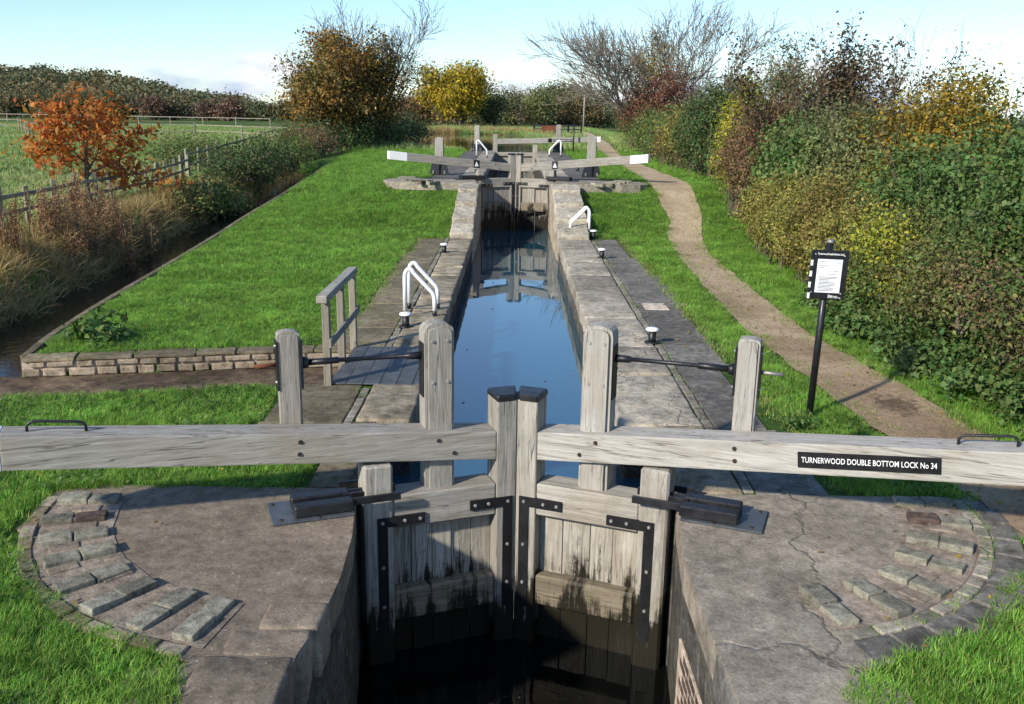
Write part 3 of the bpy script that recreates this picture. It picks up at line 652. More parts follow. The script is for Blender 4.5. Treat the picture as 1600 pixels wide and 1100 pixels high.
# coping stones on the tail wall edge, camera side
for s, A in ((-1, AL), (1, AR)):
    for i, (ya, yb, xi, w_, zt) in enumerate([(3.0, 4.3, 1.40, 0.75, 0.012), (4.31, 4.98, 1.36, 0.55, 0.016), (4.99, 5.28, 1.31, 0.50, 0.010), (5.29, 5.62, 1.27, 0.40, 0.018)] if s < 0 else [(2.8, 4.2, 1.25, 0.95, 0.0), (4.22, 5.16, 1.25, 0.85, -0.004)]):
        bm = rough_block(min(s*xi, s*(xi+w_)), max(s*xi, s*(xi+w_)), ya, yb, -0.35, zt, 4, 0.022, 0.03, seed=i*3+s); bm_obj('edge_stone', bm, 'asphalt' if s > 0 else 'apron_left', A, smooth=True)
Y2 = 24.15                                              # the middle gates repeat the near ones this far on
AL2 = apron(-1, ZU, Y2, 'ramp_stone', 8, R(4), R(-56), 2.12, 2.68, 5.6, 'apron_upper_left', 'raised stone apron of the middle gates on the lawn side', far=True)
AR2 = apron(1, ZU, Y2, 'coping_right', 7, R(2), R(-54), 2.05, 2.62, 5.6, 'apron_upper_right', 'raised stone apron of the middle gates on the towpath side', far=True)

# ------------------------------------------------------------------ lock gates
TH = R(21)
bolt_me = disc_mesh('bolt', 0.017, 0.012); bolt_me.materials.append(MAT['bolt'])
bolt_dk = disc_mesh('bolt', 0.021, 0.012); bolt_dk.materials.append(MAT['bolt_dark'])
def put_bolt(me_, parent, x, y, z):
    b = link('bolt', me_, None, parent); b.location = (x, y, z); b.rotation_euler = (R(90), 0, 0); return b
def arch_post(name, x0, x1, y0, y1, z0, z1, mat, parent, rise=0.09, ch=0.03):
    """post with a rounded top and chamfered arrises"""
    bm = bmesh.new(); n = 9; prof = [(x0, z0), (x1, z0)]
    for i in range(n):
        t = i/(n-1); a = math.pi*t; cx_ = (x0+x1)/2; hw = abs(x1-x0)/2
        prof.append((cx_+hw*math.cos(a)*1.0, z1-rise+rise*math.sin(a)**0.7))
    f = [bm.verts.new((x, y0, z)) for x, z in prof]; k = [bm.verts.new((x, y1, z)) for x, z in prof]
    bm.faces.new(f); bm.faces.new(k[::-1]); m = len(prof)
    for i in range(m): bm.faces.new((f[i], k[i], k[(i+1) % m], f[(i+1) % m]))
    bmesh.ops.recalc_face_normals(bm, faces=bm.faces)
    es = [e for e in bm.edges if abs(e.verts[0].co.y-e.verts[1].co.y) < 1e-5 and min(e.verts[0].co.z, e.verts[1].co.z) > z0-1e-4 and not (abs(e.verts[0].co.z-z0) < 1e-5 and abs(e.verts[1].co.z-z0) < 1e-5)]
    bmesh.ops.bevel(bm, geom=es, offset=ch, segments=2, affect='EDGES')
    return bm_obj(name, bm, mat, parent)
def gate(s, y0, z0, label, near, plank_h, bot, mats, beam_len, white_from):
    gX, gZ, pZ = mats
    G = thing('lock_gate', label, 'lock gate', (0, y0, z0), -s*TH, 'mitred timber lock gates')
    def bx(name, u0, u1, ya, yb, za, zb, mat, par=G, b=0.006): return box(name, s*u0, s*u1, ya, yb, za, zb, mat, par, b)
    tn = math.tan(TH); c = math.cos(TH)
    wm = 'wood_right' if s > 0 and near else 'wood'
    # mitre post with its capped head
    pp = [(0.0003/c-tn*0.13*1.0, 0.13), (0.0030/c+tn*0.13, -0.13), (0.236, -0.13), (0.236, 0.13)]
    q = [(s*x, y) for x, y in pp]
    mpost = prism('mitre_post', q, bot, 0.80, gZ, G, 0.008)
    cap = prism('post_cap', [(s*(x+(0.008 if i >= 2 else 0.014)), y*1.08) for i, (x, y) in enumerate(pp)], 0.79, 0.855, 'black_iron', mpost, 0.016)
    hp = bx('heel_post', 1.18, 1.43, -0.135, 0.14, bot, 0.335, gZ, b=0.02)
    # balance beam: rises outwards
    def bar(name, u0, u1, ya, yb, mat, par, b=0.012, g=0.0):
        bm = bmesh.new(); a0, a1 = min(s*u0, s*u1), max(s*u0, s*u1); addbox(bm, a0, a1, ya-g, yb+g, -0.13-g, 0.13+g)
        for v in bm.verts: v.co.z += 0.367+0.099*abs(v.co.x)
        bev(bm, b, 2); return bm_obj(name, bm, mat, par)
    beam = bar('balance_beam', 0.238, white_from, -0.122, 0.155, wm+'X', G)
    bar('white_end', white_from+0.001, beam_len, -0.122, 0.155, 'white_paint', beam, g=0.003)
    def bz(u): return 0.367+0.099*u
    for (u, dz) in ((0.77, 0.055), (0.63, -0.06), (1.94, 0.06), (1.95, -0.045)):
        if near or u < 1: put_bolt(bolt_dk, beam, s*u, -0.126, bz(u)+dz)
    # rails
    bx('top_rail', 0.237, 1.179, -0.12, 0.15, -0.27, 0.035, gX, b=0.015)
    pb = -0.27-plank_h
    bx('middle_rail', 0.237, 1.179, -0.11, 0.10, pb-0.30, pb, 'wood_midX' if near else 'wood_mid_upperX', b=0.02)
    rng = random.Random(int(s*5+y0))
    cuts = [0.237, 0.43, 0.62, 0.80, 0.99, 1.179] if s < 0 else [0.237, 0.46, 0.72, 0.93, 1.179]
    for a, b_ in zip(cuts[:-1], cuts[1:]):
        yy = rng.uniform(0.0, 0.022) - (0.05 if (not near and a < 0.7) else 0)
        bx('plank', a+0.003, b_-0.003, yy, yy+0.07, pb-0.01, -0.26, pZ, b=0.004)
        bx('lower_plank', a+0.003, b_-0.003, yy, yy+0.07, bot, pb-0.29, pZ, b=0.004)
    bx('bottom_rail', 0.237, 1.179, -0.11, 0.10, bot, bot+0.3, gX, b=0.02)
    # iron corner straps
    for kind, (u0, u1, ua, ub) in (('m', (0.085, 0.485, 0.085, 0.175)), ('h', (0.90, 1.325, 1.235, 1.325))):
        bm = bmesh.new(); yf = -0.1365
        zt = -0.10
        o_ = [(u0, zt), (u1, zt), (u1, zt-0.09), (ub, zt-0.09), (ub, pb-0.32), (ua, pb-0.32), (ua, zt)] if kind == 'm' else [(u0, zt-0.045), (u1, zt-0.045), (u1, pb-0.42), (ua, pb-0.42), (ua, zt-0.135), (u0, zt-0.135)]
        if kind == 'm': o_ = o_[:-1]
        f = [bm.verts.new((s*x, yf-0.006, z)) for x, z in o_]; k = [bm.verts.new((s*x, yf+0.03, z)) for x, z in o_]
        bm.faces.new(f); bm.faces.new(k[::-1]); m_ = len(o_)
        for i in range(m_): bm.faces.new((f[i], f[(i+1) % m_], k[(i+1) % m_], k[i]))
        st = bm_obj('iron_strap', bm, 'strap', G)
        uc = (ua+ub)/2; zz = zt-0.045 if kind == 'm' else zt-0.09
        for (u, z) in ((uc, zz), ((u0+u1)/2+(0.03 if kind == 'm' else -0.03), zz), ((u1-0.045) if kind == 'm' else (u0+0.045), zz), (uc, zz-0.42), (uc, zz-0.80)):
            put_bolt(bolt_me, st, s*u, yf-0.01, z)
    # collar strap that ties the heel post to the anchor
    for ya in (-0.10, 0.11):
        bx('collar', 1.20, 1.60, ya-0.02 if ya < 0 else ya+0.03, ya+0.02 if ya < 0 else ya+0.07, 0.055, 0.115, 'black_iron', b=0.004)
    if near:
        # handle staple
        h0, h1 = (3.52, 3.92) if s < 0 else (3.58, 3.98)
        tubes('handle', [([(s*(h0-0.0), 0.02, bz(h0)+0.12), (s*h0, 0.02, bz(h0)+0.175), (s*(h0+0.02), 0.02, bz(h0)+0.2), (s*(h0+0.05), 0.02, bz(h0)+0.21), (s*(h1-0.05), 0.02, bz(h1)+0.205), (s*(h1-0.02), 0.02, bz(h1)+0.195), (s*h1, 0.02, bz(h1)+0.17), (s*h1, 0.02, bz(h1)+0.12)], [0.0115]*8)], 'black_iron', beam)
        # paddle post on the gate
        p = arch_post('paddle_post', s*0.60 if s > 0 else -0.86, s*0.86 if s > 0 else -0.60, -0.05, 0.19, 0.03, 1.51, wm+'Z', G)
        for du in (0.665, 0.795):
            for z in (1.36, 1.00): put_bolt(bolt_me, p, s*du, -0.054, z)
        bx('post_plate', 0.862, 0.872, 0.0, 0.13, 0.86, 1.34, 'black_iron', p, 0.002)
        # winding post bolted behind the beam
        wp = arch_post('winding_post', min(s*1.87, s*2.05), max(s*1.87, s*2.05), 0.157, 0.33, 0.33, 1.475, wm+'Z', G, 0.035, 0.02)
        for u0, u1 in ((2.052, 2.066), (1.852, 1.868)):
            pl = bx('gear_plate', u0, u1, 0.165, 0.30, 0.98, 1.40, 'black_iron', wp, 0.003)
            for z in (1.36, 1.05): tubes('bolt', [([(s*(u0-0.012), 0.2, z), (s*(u1+0.012), 0.2, z)], [0.013, 0.013])], 'bolt', pl, 6)
        # bearing, winding rod and spindle
        tubes('bearing', [([(s*1.852, 0.235, 1.19), (s*1.80, 0.235, 1.19)], [0.055, 0.045])], 'black_iron', wp, 10)
        tubes('winding_rod', [([(s*1.81, 0.235, 1.19), (s*1.55, 0.20, 1.20), (s*1.545, 0.20, 1.20), (s*1.0, 0.105, 1.215), (s*0.98, 0.10, 1.215), (s*0.868, 0.07, 1.22)], [0.028, 0.028, 0.019, 0.019, 0.03, 0.034])], 'black_iron', G, 10)
        tubes('spindle', [([(s*2.06, 0.235, 1.19), (s*2.24, 0.25, 1.185)], [0.02, 0.019])], 'rust' if s < 0 else 'steel', G, 6)
    if not near:
        # small black square sign with a white triangle
        u = 1.35; sg = bar('warning_plate', u, u+0.20, -0.130, -0.122, 'black_paint', G, 0.0)
        bm = bmesh.new(); zc = bz(u+0.1); tri = [(-0.07, -0.075), (0.07, -0.075), (0.0, 0.085)]
        f = [bm.verts.new((s*(u+0.1)+x, -0.134, zc+z)) for x, z in tri]; k = [bm.verts.new((s*(u+0.1)+x, -0.128, zc+z)) for x, z in tri]
        bm.faces.new(f); bm.faces.new(k[::-1])
        for i in range(3): bm.faces.new((f[i], f[(i+1) % 3], k[(i+1) % 3], k[i]))
        bm_obj('triangle', bm, 'white_paint', sg)
    return G, beam, bz
NG = ('wood_gateX', 'wood_gateZ', 'wood_plankZ'); UG = ('wood_upper_gateX', 'wood_upper_gateZ', 'wood_upper_gateZ')
GL, bL, bz = gate(-1, 7.9, 0, 'near grey timber lock gate leaf with winding rod, left of the centre posts', True, 0.60, -2.3, NG, 4.6, 4.095)
GR, bR, bz = gate(1, 7.9, 0, 'near grey timber lock gate leaf with the black name plate on its beam', True, 0.60, -2.3, NG, 4.6, 4.10)
gate(-1, 7.9+Y2, ZU, 'middle lock gate leaf with white-tipped beam over the lawn', False, 0.50, -2.4, UG, 4.42, 3.82)
gate(1, 7.9+Y2, ZU, 'middle lock gate leaf with white-tipped beam pointing at the towpath', False, 0.50, -2.4, UG, 4.6, 4.0)
# name plate
slope = math.atan(0.099)
um = 2.955; Mt = Matrix.Translation((um, -0.122, bz(um)-0.003)) @ Matrix.Rotation(-slope, 4, 'Y')
pl = box('name_plate', -0.52, 0.52, -0.010, 0.0, -0.066, 0.066, 'black_paint', GR, 0.003, M=Mt)
tm = text_mesh('TURNERWOOD DOUBLE BOTTOM LOCK No 34', 0.066, 0.001, 0.0004)
wid = max(v.co.x for v in tm.vertices)-min(v.co.x for v in tm.vertices); k = 0.98/wid
tm.transform(Matrix.Diagonal((k, max(k, 1.0), 1, 1))); tm.transform(Matrix.Rotation(R(90), 4, 'X')); tm.transform(Matrix.Translation((0, -0.0125, 0))); tm.transform(Mt)
link('lettering', tm, 'white_paint', pl)

# anchor plates with their paired strap boxes
for s, lab in ((-1, 'black iron gate anchor bolted to the left apron'), (1, 'black iron gate anchor set in the right apron')):
    A = thing('gate_anchor', lab, 'anchor', (s*1.72, 7.10, 0.01), -s*TH, 'iron gate anchors')
    box('base_plate', -0.32, 0.34, -0.21, 0.24, 0.0, 0.018, 'plate_iron', A, 0.004)
    for ya in (-0.11, 0.09):
        t_ = box('strap_box', s*-0.34, s*0.14, ya-0.06, ya+0.06, 0.018, 0.115, 'black_iron', A, 0.012)
        box('strap_arm', s*-0.75, s*-0.33, ya-0.015, ya+0.015, 0.05, 0.112, 'black_iron', t_, 0.004)
    for (x, y) in ((0.25*s, -0.15), (0.28*s, 0.19), (-0.05*s, -0.19)):
        b = link('bolt', bolt_dk, None, A); b.location = (x, y, 0.02)
    A2 = thing('gate_anchor', 'black iron anchor of the middle gate, %s' % ('lawn side' if s < 0 else 'towpath side'), 'anchor', (s*1.72, 7.15+Y2, ZU+0.01), -s*TH, 'iron gate anchors')
    box('base_plate', -0.32, 0.34, -0.21, 0.24, 0.0, 0.018, 'black_iron', A2, 0.004)
    for ya in (-0.11, 0.09): box('strap_box', s*-0.7, s*0.14, ya-0.06, ya+0.06, 0.018, 0.13, 'black_iron', A2, 0.012)

# ------------------------------------------------------------------ upper lock: top gate and paddle stands
TG = thing('lock_gate', 'top gate of the upper lock, single leaf with long pale beam', 'lock gate', (0, 55.0, ZU), 0, 'top gate')
tg_post = box('free_post', -1.30, -1.02, -0.12, 0.14, -2, 1.05, 'wood_upper_gateZ', TG, 0.01); box('post_cap', -1.32, -1.0, -0.14, 0.16, 1.045, 1.10, 'black_paint', tg_post, 0.01)
box('heel_post', 1.02, 1.30, -0.12, 0.14, -2, 0.45, 'wood_upper_gateZ', TG, 0.01)
bm = bmesh.new(); addbox(bm, -1.02, 4.55, -0.13, 0.15, -0.15, 0.15)
for v in bm.verts: v.co.z += 0.60+0.035*(v.co.x+1)
bev(bm, 0.012); tb = bm_obj('balance_beam', bm, 'wood_rightX', TG)
bm = bmesh.new(); addbox(bm, 4.551, 4.95, -0.134, 0.154, -0.154, 0.154)
for v in bm.verts: v.co.z += 0.60+0.035*(v.co.x+1)
bev(bm, 0.012); bm_obj('white_end', bm, 'white_paint', tb)
box('top_rail', -1.02, 1.02, -0.12, 0.12, -0.22, 0.0, 'wood_upper_gateX', TG, 0.01)
for k in range(7): box('plank', -1.02+k*0.291+0.003, -1.02+(k+1)*0.291-0.003, 0.0, 0.06, -2, -0.21, 'wood_upper_gateZ', TG, 0.004)
wpz = box('warning_plate', 1.9, 2.12, -0.142, -0.128, 0.60, 0.82, 'black_paint', TG, 0.002)
bm = bmesh.new(); v3 = [bm.verts.new(p) for p in ((1.93, -0.145, 0.63), (2.09, -0.145, 0.63), (2.01, -0.145, 0.79))]; bm.faces.new(v3); bmesh.ops.solidify(bm, geom=list(bm.faces), thickness=0.003); bm_obj('triangle', bm, 'white_paint', wpz)
np2 = box('name_plate', 2.2, 3.3, -0.142, -0.128, 0.655, 0.785, 'black_paint', TG, 0.002)
tm = text_mesh('TURNERWOOD DOUBLE TOP LOCK No 33', 0.07, 0.001, 0.0012); wid = max(v.co.x for v in tm.vertices)*2
tm.transform(Matrix.Diagonal((1.0/wid, 1, 1, 1))); tm.transform(Matrix.Rotation(R(90), 4, 'X')); tm.transform(Matrix.Translation((2.75, -0.1445, 0.72))); link('lettering', tm, 'white_paint', np2)
box('breast_wall', -1.2, 1.2, 0.3, 0.9, -2, -0.45, 'wall_dark', TG, 0.01)

def paddle_stand(x, y, z, h, label, base=0.62):
    S = thing('paddle_stand', label, 'paddle post', (x, y, z), 0, 'timber paddle posts with iron feet')
    arch_post('post', -0.16, 0.16, -0.10, 0.10, 0.0, h, 'wood_rightZ', S, 0.10, 0.03)
    bm = bmesh.new(); addbox(bm, -0.36, 0.36, -0.25, -0.135, 0.0, base)
    for v in bm.verts:
        if v.co.z > 0.1: v.co.x *= 0.55; v.co.y = -0.125 if v.co.y > -0.2 else -0.16
    bev(bm, 0.01); ft = bm_obj('iron_foot', bm, 'black_iron', S)
    box('rib', -0.02, 0.02, -0.29, -0.17, 0.0, base*0.95, 'black_iron', ft, 0.004)
    for sx_ in (-0.2, 0.2): box('lug', sx_-0.03, sx_+0.03, -0.275, -0.24, 0.04, 0.16, 'steel', ft, 0.01)
    for sx_ in (-0.09, 0.09):
        b = link('bolt', bolt_me, None, S); b.location = (sx_, -0.104, h-0.26); b.rotation_euler = (R(90), 0, 0)
paddle_stand(-2.72, 33.6, ZU, 1.32, 'pale paddle post with black iron foot behind the lawn-side middle beam')
paddle_stand(2.70, 33.6, ZU, 1.46, 'pale paddle post with black iron foot behind the towpath-side middle beam')
paddle_stand(-2.25, 55.9, ZU, 1.5, 'farthest pale paddle post, left of the top gate', 0.4)
paddle_stand(2.55, 55.9, ZU, 1.6, 'farthest paddle post, right of the top gate under the black rails', 0.6)

# ------------------------------------------------------------------ ladder hoops, bollards
def hoops(x_out, x_in, y, z, label, dy=0.62, n=2, h=0.78):
    H = thing('ladder_handrail', label, 'handrail', ((x_out+x_in)/2, y, z), 0, 'white ladder hoops')
    a = x_out-(x_out+x_in)/2; b = -a
    for k in range(n):
        yy = k*dy; P = [(a, yy, 0.09), (a, yy, h-0.14)]
        for t in range(1, 7):
            an = math.pi*0.80*t/6; P.append((a+(b-a)*0.16*(1-math.cos(an)), yy, h-0.14+0.14*math.sin(an)))
        P += [(a+(b-a)*0.92, yy, 0.40), (a+(b-a)*0.985, yy, 0.34), (b, yy, 0.27), (b, yy, 0.09)]
        hp = tubes('hoop', [(P, [0.035]*len(P))], 'white_paint', H, 10)
        for xx in (a, b): tubes('foot', [([(xx, yy, 0.0), (xx, yy, 0.092)], [0.036, 0.036])], 'black_iron', hp, 10)
        box('base_bar', min(a, b), max(a, b), yy-0.02, yy+0.02, 0.012, 0.022, 'steel', hp, 0.003)
hoops(-1.80, -1.32, 14.75, 0.015, 'pair of white ladder hoops beside the metal plate bridge')
hoops(2.02, 1.50, 25.2, 0.02, 'pair of white ladder hoops at the foot of the right ramp', 0.35)
hoops(-1.95, -1.42, 47.5, ZU, 'white ladder hoop beyond the middle gates, lawn side', 0.4, 2, 0.85)
hoops(1.95+0.45, 1.40+0.4, 49.5, ZU, 'white ladder hoop beyond the middle gates, towpath side', 0.4, 2, 0.85)
def bollard(x, y, z, label):
    B = thing('bollard', label, 'bollard', (x, y, z), 0, 'small mooring bollards')
    tubes('base', [([(0, 0, 0), (0, 0, 0.022)], [0.115, 0.105])], 'black_iron', B, 14)
    tubes('stem', [([(0, 0, 0.02), (0, 0, 0.06), (0, 0, 0.18)], [0.06, 0.055, 0.055])], 'black_iron', B, 12)
    tubes('cap', [([(0, 0, 0.178), (0, 0, 0.19), (0, 0, 0.215), (0, 0, 0.23)], [0.075, 0.10, 0.095, 0.05])], 'white_paint', B, 14)
bollard(-1.70, 13.95, 0.02, 'black bollard with white cap in front of the left ladder hoops')
bollard(-1.69, 21.85, 0.02, 'small far bollard on the left coping below the ramp stones')
bollard(2.00, 13.15, 0.02, 'black bollard with white cap behind the right winding rod')
bollard(2.02, 21.4, 0.02, 'bollard halfway along the right coping')
bollard(2.12, 24.95, 0.02, 'bollard touching the right ladder hoops')
bollard(2.45, 37.0, ZU, 'bollard beyond the middle gates, seen under the right beam')

# ------------------------------------------------------------------ plate bridge and handrail over the overflow channel
PB = thing('plate_bridge', 'dark chequered metal plates bridging the overflow channel', 'footbridge', (-1.65, 11.7, 0), 0)
rb = random.Random(4)
for k in range(6):
    x0 = -0.62+k*0.203; bm = bmesh.new(); addbox(bm, x0+0.004, x0+0.199, -0.92, 0.93, 0.018, 0.032); bev(bm, 0.003); bm.transform(Matrix.Shear('XY', 4, (0, 0)))
    p = bm_obj('plate', bm, 'tread', PB)
    # raised tread lozenges of the plate
    V, F = [], []
    for r in range(38):
        for c in range(5):
            cx_, cy_ = x0+0.025+c*0.038, -0.90+r*0.0485; a = R(35) if (r+c) % 2 else R(-35)
            ca, sa = math.cos(a), math.sin(a); n0 = len(V)
            for u, v in ((-0.017, 0), (0, -0.006), (0.017, 0), (0, 0.006)): V.append((cx_+u*ca-v*sa, cy_+u*sa+v*ca, 0.0325))
            V.append((cx_, cy_, 0.0365)); F += [(n0, n0+1, n0+4), (n0+1, n0+2, n0+4), (n0+2, n0+3, n0+4), (n0+3, n0, n0+4)]
    lz = link('tread_pattern', np_mesh('tread_pattern', V, None, F), 'plate_iron', p); lz['kind'] = 'stuff'
for yy in (-0.70, 0.55): box('bearer', -0.62, 0.60, yy-0.04, yy+0.04, -0.08, 0.017, 'black_iron', PB, 0.004)
HR = thing('handrail', 'weathered timber handrail with three posts beside the plate bridge', 'handrail', (-2.28, 11.7, 0), 0)
for yy in (-0.92, 0.02, 0.92): box('post', -0.045, 0.045, yy-0.05, yy+0.05, -0.3, 1.06, 'wood_railZ', HR, 0.006)
box('top_rail', -0.065, 0.065, -1.15, 1.0, 1.06, 1.15, 'wood_railY', HR, 0.008)
box('middle_rail', 0.046, 0.078, -1.05, 1.05, 0.50, 0.60, 'wood_railY', HR, 0.004)

# overflow channel: stone lined far wall, bed
cw = thing('channel_wall', 'low wall of pale squared stones lining the far side of the overflow channel', 'wall', (-4.5, 12.3, 0), 0); cw.location = (0, 0, 0)
def cpt(t): x = -6.55+t*(6.55-2.15); return x, float(chan(x)[1])
bm = bmesh.new()
prev = None
for k in range(13):
    x, y = cpt(k/12); q = [bm.verts.new(p) for p in ((x, y-0.022, -0.45), (x, y-0.022, -0.05), (x, y+0.12, -0.05), (x, y+0.12, -0.45))]
    if prev:
        for i in range(3): bm.faces.new((prev[i], q[i], q[i+1], prev[i+1]))
    prev = q
bm_obj('mortar', bm, 'pale_mortar', cw)
rc = random.Random(8)
for row, (z0_, z1_) in enumerate(((-0.25, -0.140), (-0.128, -0.045))):
    t = 0.0+0.02*row
    while t < 0.99:
        L = rc.uniform(0.2, 0.36)/4.4; x, y = cpt(t+L/2); x2, y2 = cpt(min(t+L, 1)); a = math.atan2(y2-y, x2-x)
        bm = rough_block(-L*2.2+0.012, L*2.2-0.016, -0.03, 0.10, z0_+rc.uniform(0, .012), z1_-rc.uniform(0, .012), 1, 0.012, 0.018, seed=t*50+row)
        b = bm_obj('stone', bm, 'channel_stone', cw); b.location = (x, y-0.035, 0); b.rotation_euler = (0, 0, a); t += L
t = 0.0
while t < 0.99:
    L = rc.uniform(0.5, 0.8)/4.4; x, y = cpt(t+L/2); x2, y2 = cpt(min(t+L, 1)); a = math.atan2(y2-y, x2-x)
    bm = rough_block(-L*2.2+0.006, L*2.2-0.006, -0.06, 0.26, -0.042, -0.002, 2, 0.014, 0.012, seed=t*70)
    b = bm_obj('coping_stone', bm, 'slab', cw); b.location = (x, y, 0.0); b.rotation_euler = (0, 0, a); t += L
rows = []
for k in range(30):
    x = -7.1+k*0.21; a, b = chan(x); rows.append([(x, float(a)-0.12+(float(b)-float(a)+0.1)*j/6, -0.255+0.03*mnoise.noise(Vector((x*3, j, 0)))) for j in range(7)])
structure(sheet('channel_bed', rows, 'channel_bed'), 'damp brown bed of the overflow channel')
box('wall_base', -1.62, -1.14, 10.80, 12.64, -1.2, -0.42, 'wall_dark', cw, 0.01)
# kerb stones along the brook
bk = bpy.data.objects.new('brook_kerb', None); COL.objects.link(bk); structure(bk, 'stone kerb between lawn and brook')
y = 12.0
while y < 46:
    L = rc.uniform(0.55, 0.9); xm, xm2 = float(brook_x(y)), float(brook_x(y+L)); a = math.atan2(L, xm2-xm)
    bm = rough_block(0.004, L-0.004, -0.01, 0.10, -0.8, -0.012, 0, 0.006, 0.015, seed=y)
    b = bm_obj('kerb_stone', bm, 'slab', bk); b.location = (xm+0.02, y, float(base_z(xm, y))); b.rotation_euler = (0, -math.atan2(float(base_z(xm2, y+L)-base_z(xm, y)), L), a); y += L

# ------------------------------------------------------------------ notice board on its pole
SG = thing('notice_board', 'black notice board with white paper sheet on a round black pole beside the towpath', 'sign', (3.28, 9.80, 0), R(-4))
SG.rotation_euler = (0, R(1.2), R(-4))
tubes('pole', [([(0, 0.03, -0.2), (0, 0.03, 1.96)], [0.038, 0.038]), ], 'black_paint', SG, 14)
tubes('pole_cap', [([(0, 0.03, 1.955), (0, 0.03, 1.985), (0, 0.03, 1.995)], [0.043, 0.04, 0.02])], 'steel', SG, 14)
bd = box('board', -0.195, 0.195, -0.035, -0.012, 1.36, 1.885, 'black_paint', SG, 0.004)
def flatq(name, x0, x1, z0, z1, mat, y=-0.0375, par=None): return box(name, x0, x1, y, y+0.004, z0, z1, mat, par or SG, 0)
pa = flatq('paper', -0.125, 0.135, 1.43, 1.79, 'paper', -0.0385)
rq = random.Random(2)
for z, x0, x1 in ((1.765, -0.09, -0.04), (1.755, 0.03, 0.11), (1.72, -0.10, 0.0), (1.70, -0.09, -0.05), (1.665, -0.03, 0.02), (1.662, 0.05, 0.10), (1.632, -0.01, 0.08)):
    flatq('print_line', x0, x1, z-0.0022, z+0.0022, 'print_grey', -0.0405, pa)
for k in range(11): flatq('print_line', -0.095, -0.095+rq.uniform(0.10, 0.20), 1.60-k*0.0148-0.0028, 1.60-k*0.0148+0.0024, 'print_grey', -0.0405, pa)
for k in range(4): flatq('edge_marker', -0.197, -0.172, 1.362+k*0.118, 1.362+k*0.118+0.06, 'white_paint', -0.0382, bd)
for x, z in ((-0.155, 1.84), (0.15, 1.83), (-0.16, 1.43), (0.15, 1.425)):
    b = link('bolt', disc_mesh('bolt', 0.006, 0.006, 8), 'white_paint', bd); b.location = (x, -0.038, z); b.rotation_euler = (R(90), 0, 0)
tm = text_mesh('Turnerwood Double Bottom Lock', 0.03, 0.0006, 0.0006); wid = max(v.co.x for v in tm.vertices)*2
tm.transform(Matrix.Diagonal((0.28/wid, 1, 1, 1))); tm.transform(Matrix.Rotation(R(90), 4, 'X')); tm.transform(Matrix.Translation((0.005, -0.0375, 1.845))); link('lettering', tm, 'white_paint', bd)
bm = bmesh.new(); pts = [(0.0, 0), (0.055, 0), (0.055, 0.018), (0.045, 0.03), (0.025, 0.028), (0.018, 0.036), (0.0, 0.036)]
f = [bm.verts.new((0.02+x, -0.0382, 1.375+z)) for x, z in pts]; bm.faces.new(f); bmesh.ops.solidify(bm, geom=list(bm.faces), thickness=0.002); bm_obj('emblem', bm, 'white_paint', bd)
for txt, z in (('British', 1.393), ('Waterways', 1.380)):
    tm = text_mesh(txt, 0.016, 0.0005, 0.0003); xm = min(v.co.x for v in tm.vertices); tm.transform(Matrix.Translation((-xm, 0, 0))); tm.transform(Matrix.Rotation(R(90), 4, 'X')); tm.transform(Matrix.Translation((0.082, -0.0375, z))); link('lettering', tm, 'white_paint', bd)

# ------------------------------------------------------------------ vegetation helpers
def leaf_mesh(name, P, size, rng, nrm=None, up=0.3, aspect=0.55, jit=0.5):
    """one diamond leaf per point; size array or scalar"""
    n = len(P); P = np.asarray(P, float); size = np.broadcast_to(size, (n,))*(1+jit*(rng.random(n)*2-1))
    Nn = rng.normal(size=(n, 3)); Nn[:, 2] += up
    if nrm is not None: Nn += nrm*1.1
    Nn /= np.linalg.norm(Nn, axis=1, keepdims=True)+1e-9
    T = rng.normal(size=(n, 3)); T -= Nn*(T*Nn).sum(1, keepdims=True); T /= np.linalg.norm(T, axis=1, keepdims=True)+1e-9
    B = np.cross(Nn, T); s = size[:, None]
    V = np.empty((n, 4, 3)); V[:, 0] = P-T*s*0.5; V[:, 1] = P+B*s*aspect*0.5+Nn*s*0.10-T*s*0.06; V[:, 2] = P+T*s*0.55-Nn*s*0.05; V[:, 3] = P-B*s*aspect*0.5+Nn*s*0.10-T*s*0.06
    return np_mesh(name, V.reshape(-1, 3), np.arange(n*4).reshape(-1, 4))
def grow(rng, base, dirv, length, rad, level, out, tips, p):
    """recursive limb: appends (points, radii) to out and end points to tips"""
    n = 5 if level > 1 else 4; pts = [Vector(base)]; d = Vector(dirv).normalized(); rr = [rad]
    for i in range(n):
        d = (d+Vector((rng.gauss(0, 1), rng.gauss(0, 1), rng.gauss(0, 1)))*p['wander']+Vector((0, 0, p['lift']))).normalized()
        pts.append(pts[-1]+d*length/n); rr.append(max(rad*(1-(i+1)/n*(0.62 if level else 0.9)), p['rmin']))
    out.append((pts, rr))
    if level == 0:
        for q in pts[1:]: tips.append(tuple(q))
        return
    k = p['kids'][min(level, len(p['kids']))-1]
    for j in range(k):
        t = p['start']+(1-p['start'])*(j+rng.random()*0.8)/k; f = t*n; i = min(int(f), n-1); b = pts[i].lerp(pts[i+1], f-i)
        ax = d.orthogonal().normalized(); ax.rotate(Matrix.Rotation(rng.random()*6.283, 3, d)); a = rng.uniform(*p['ang'])
        nd = (d*math.cos(a)+ax*math.sin(a)); nd.z += p['rise']
        grow(rng, b, nd, length*rng.uniform(*p['ratio']), max(rr[i]*0.6, p['rmin']), level-1, out, tips, p)
    tips.append(tuple(pts[-1]))
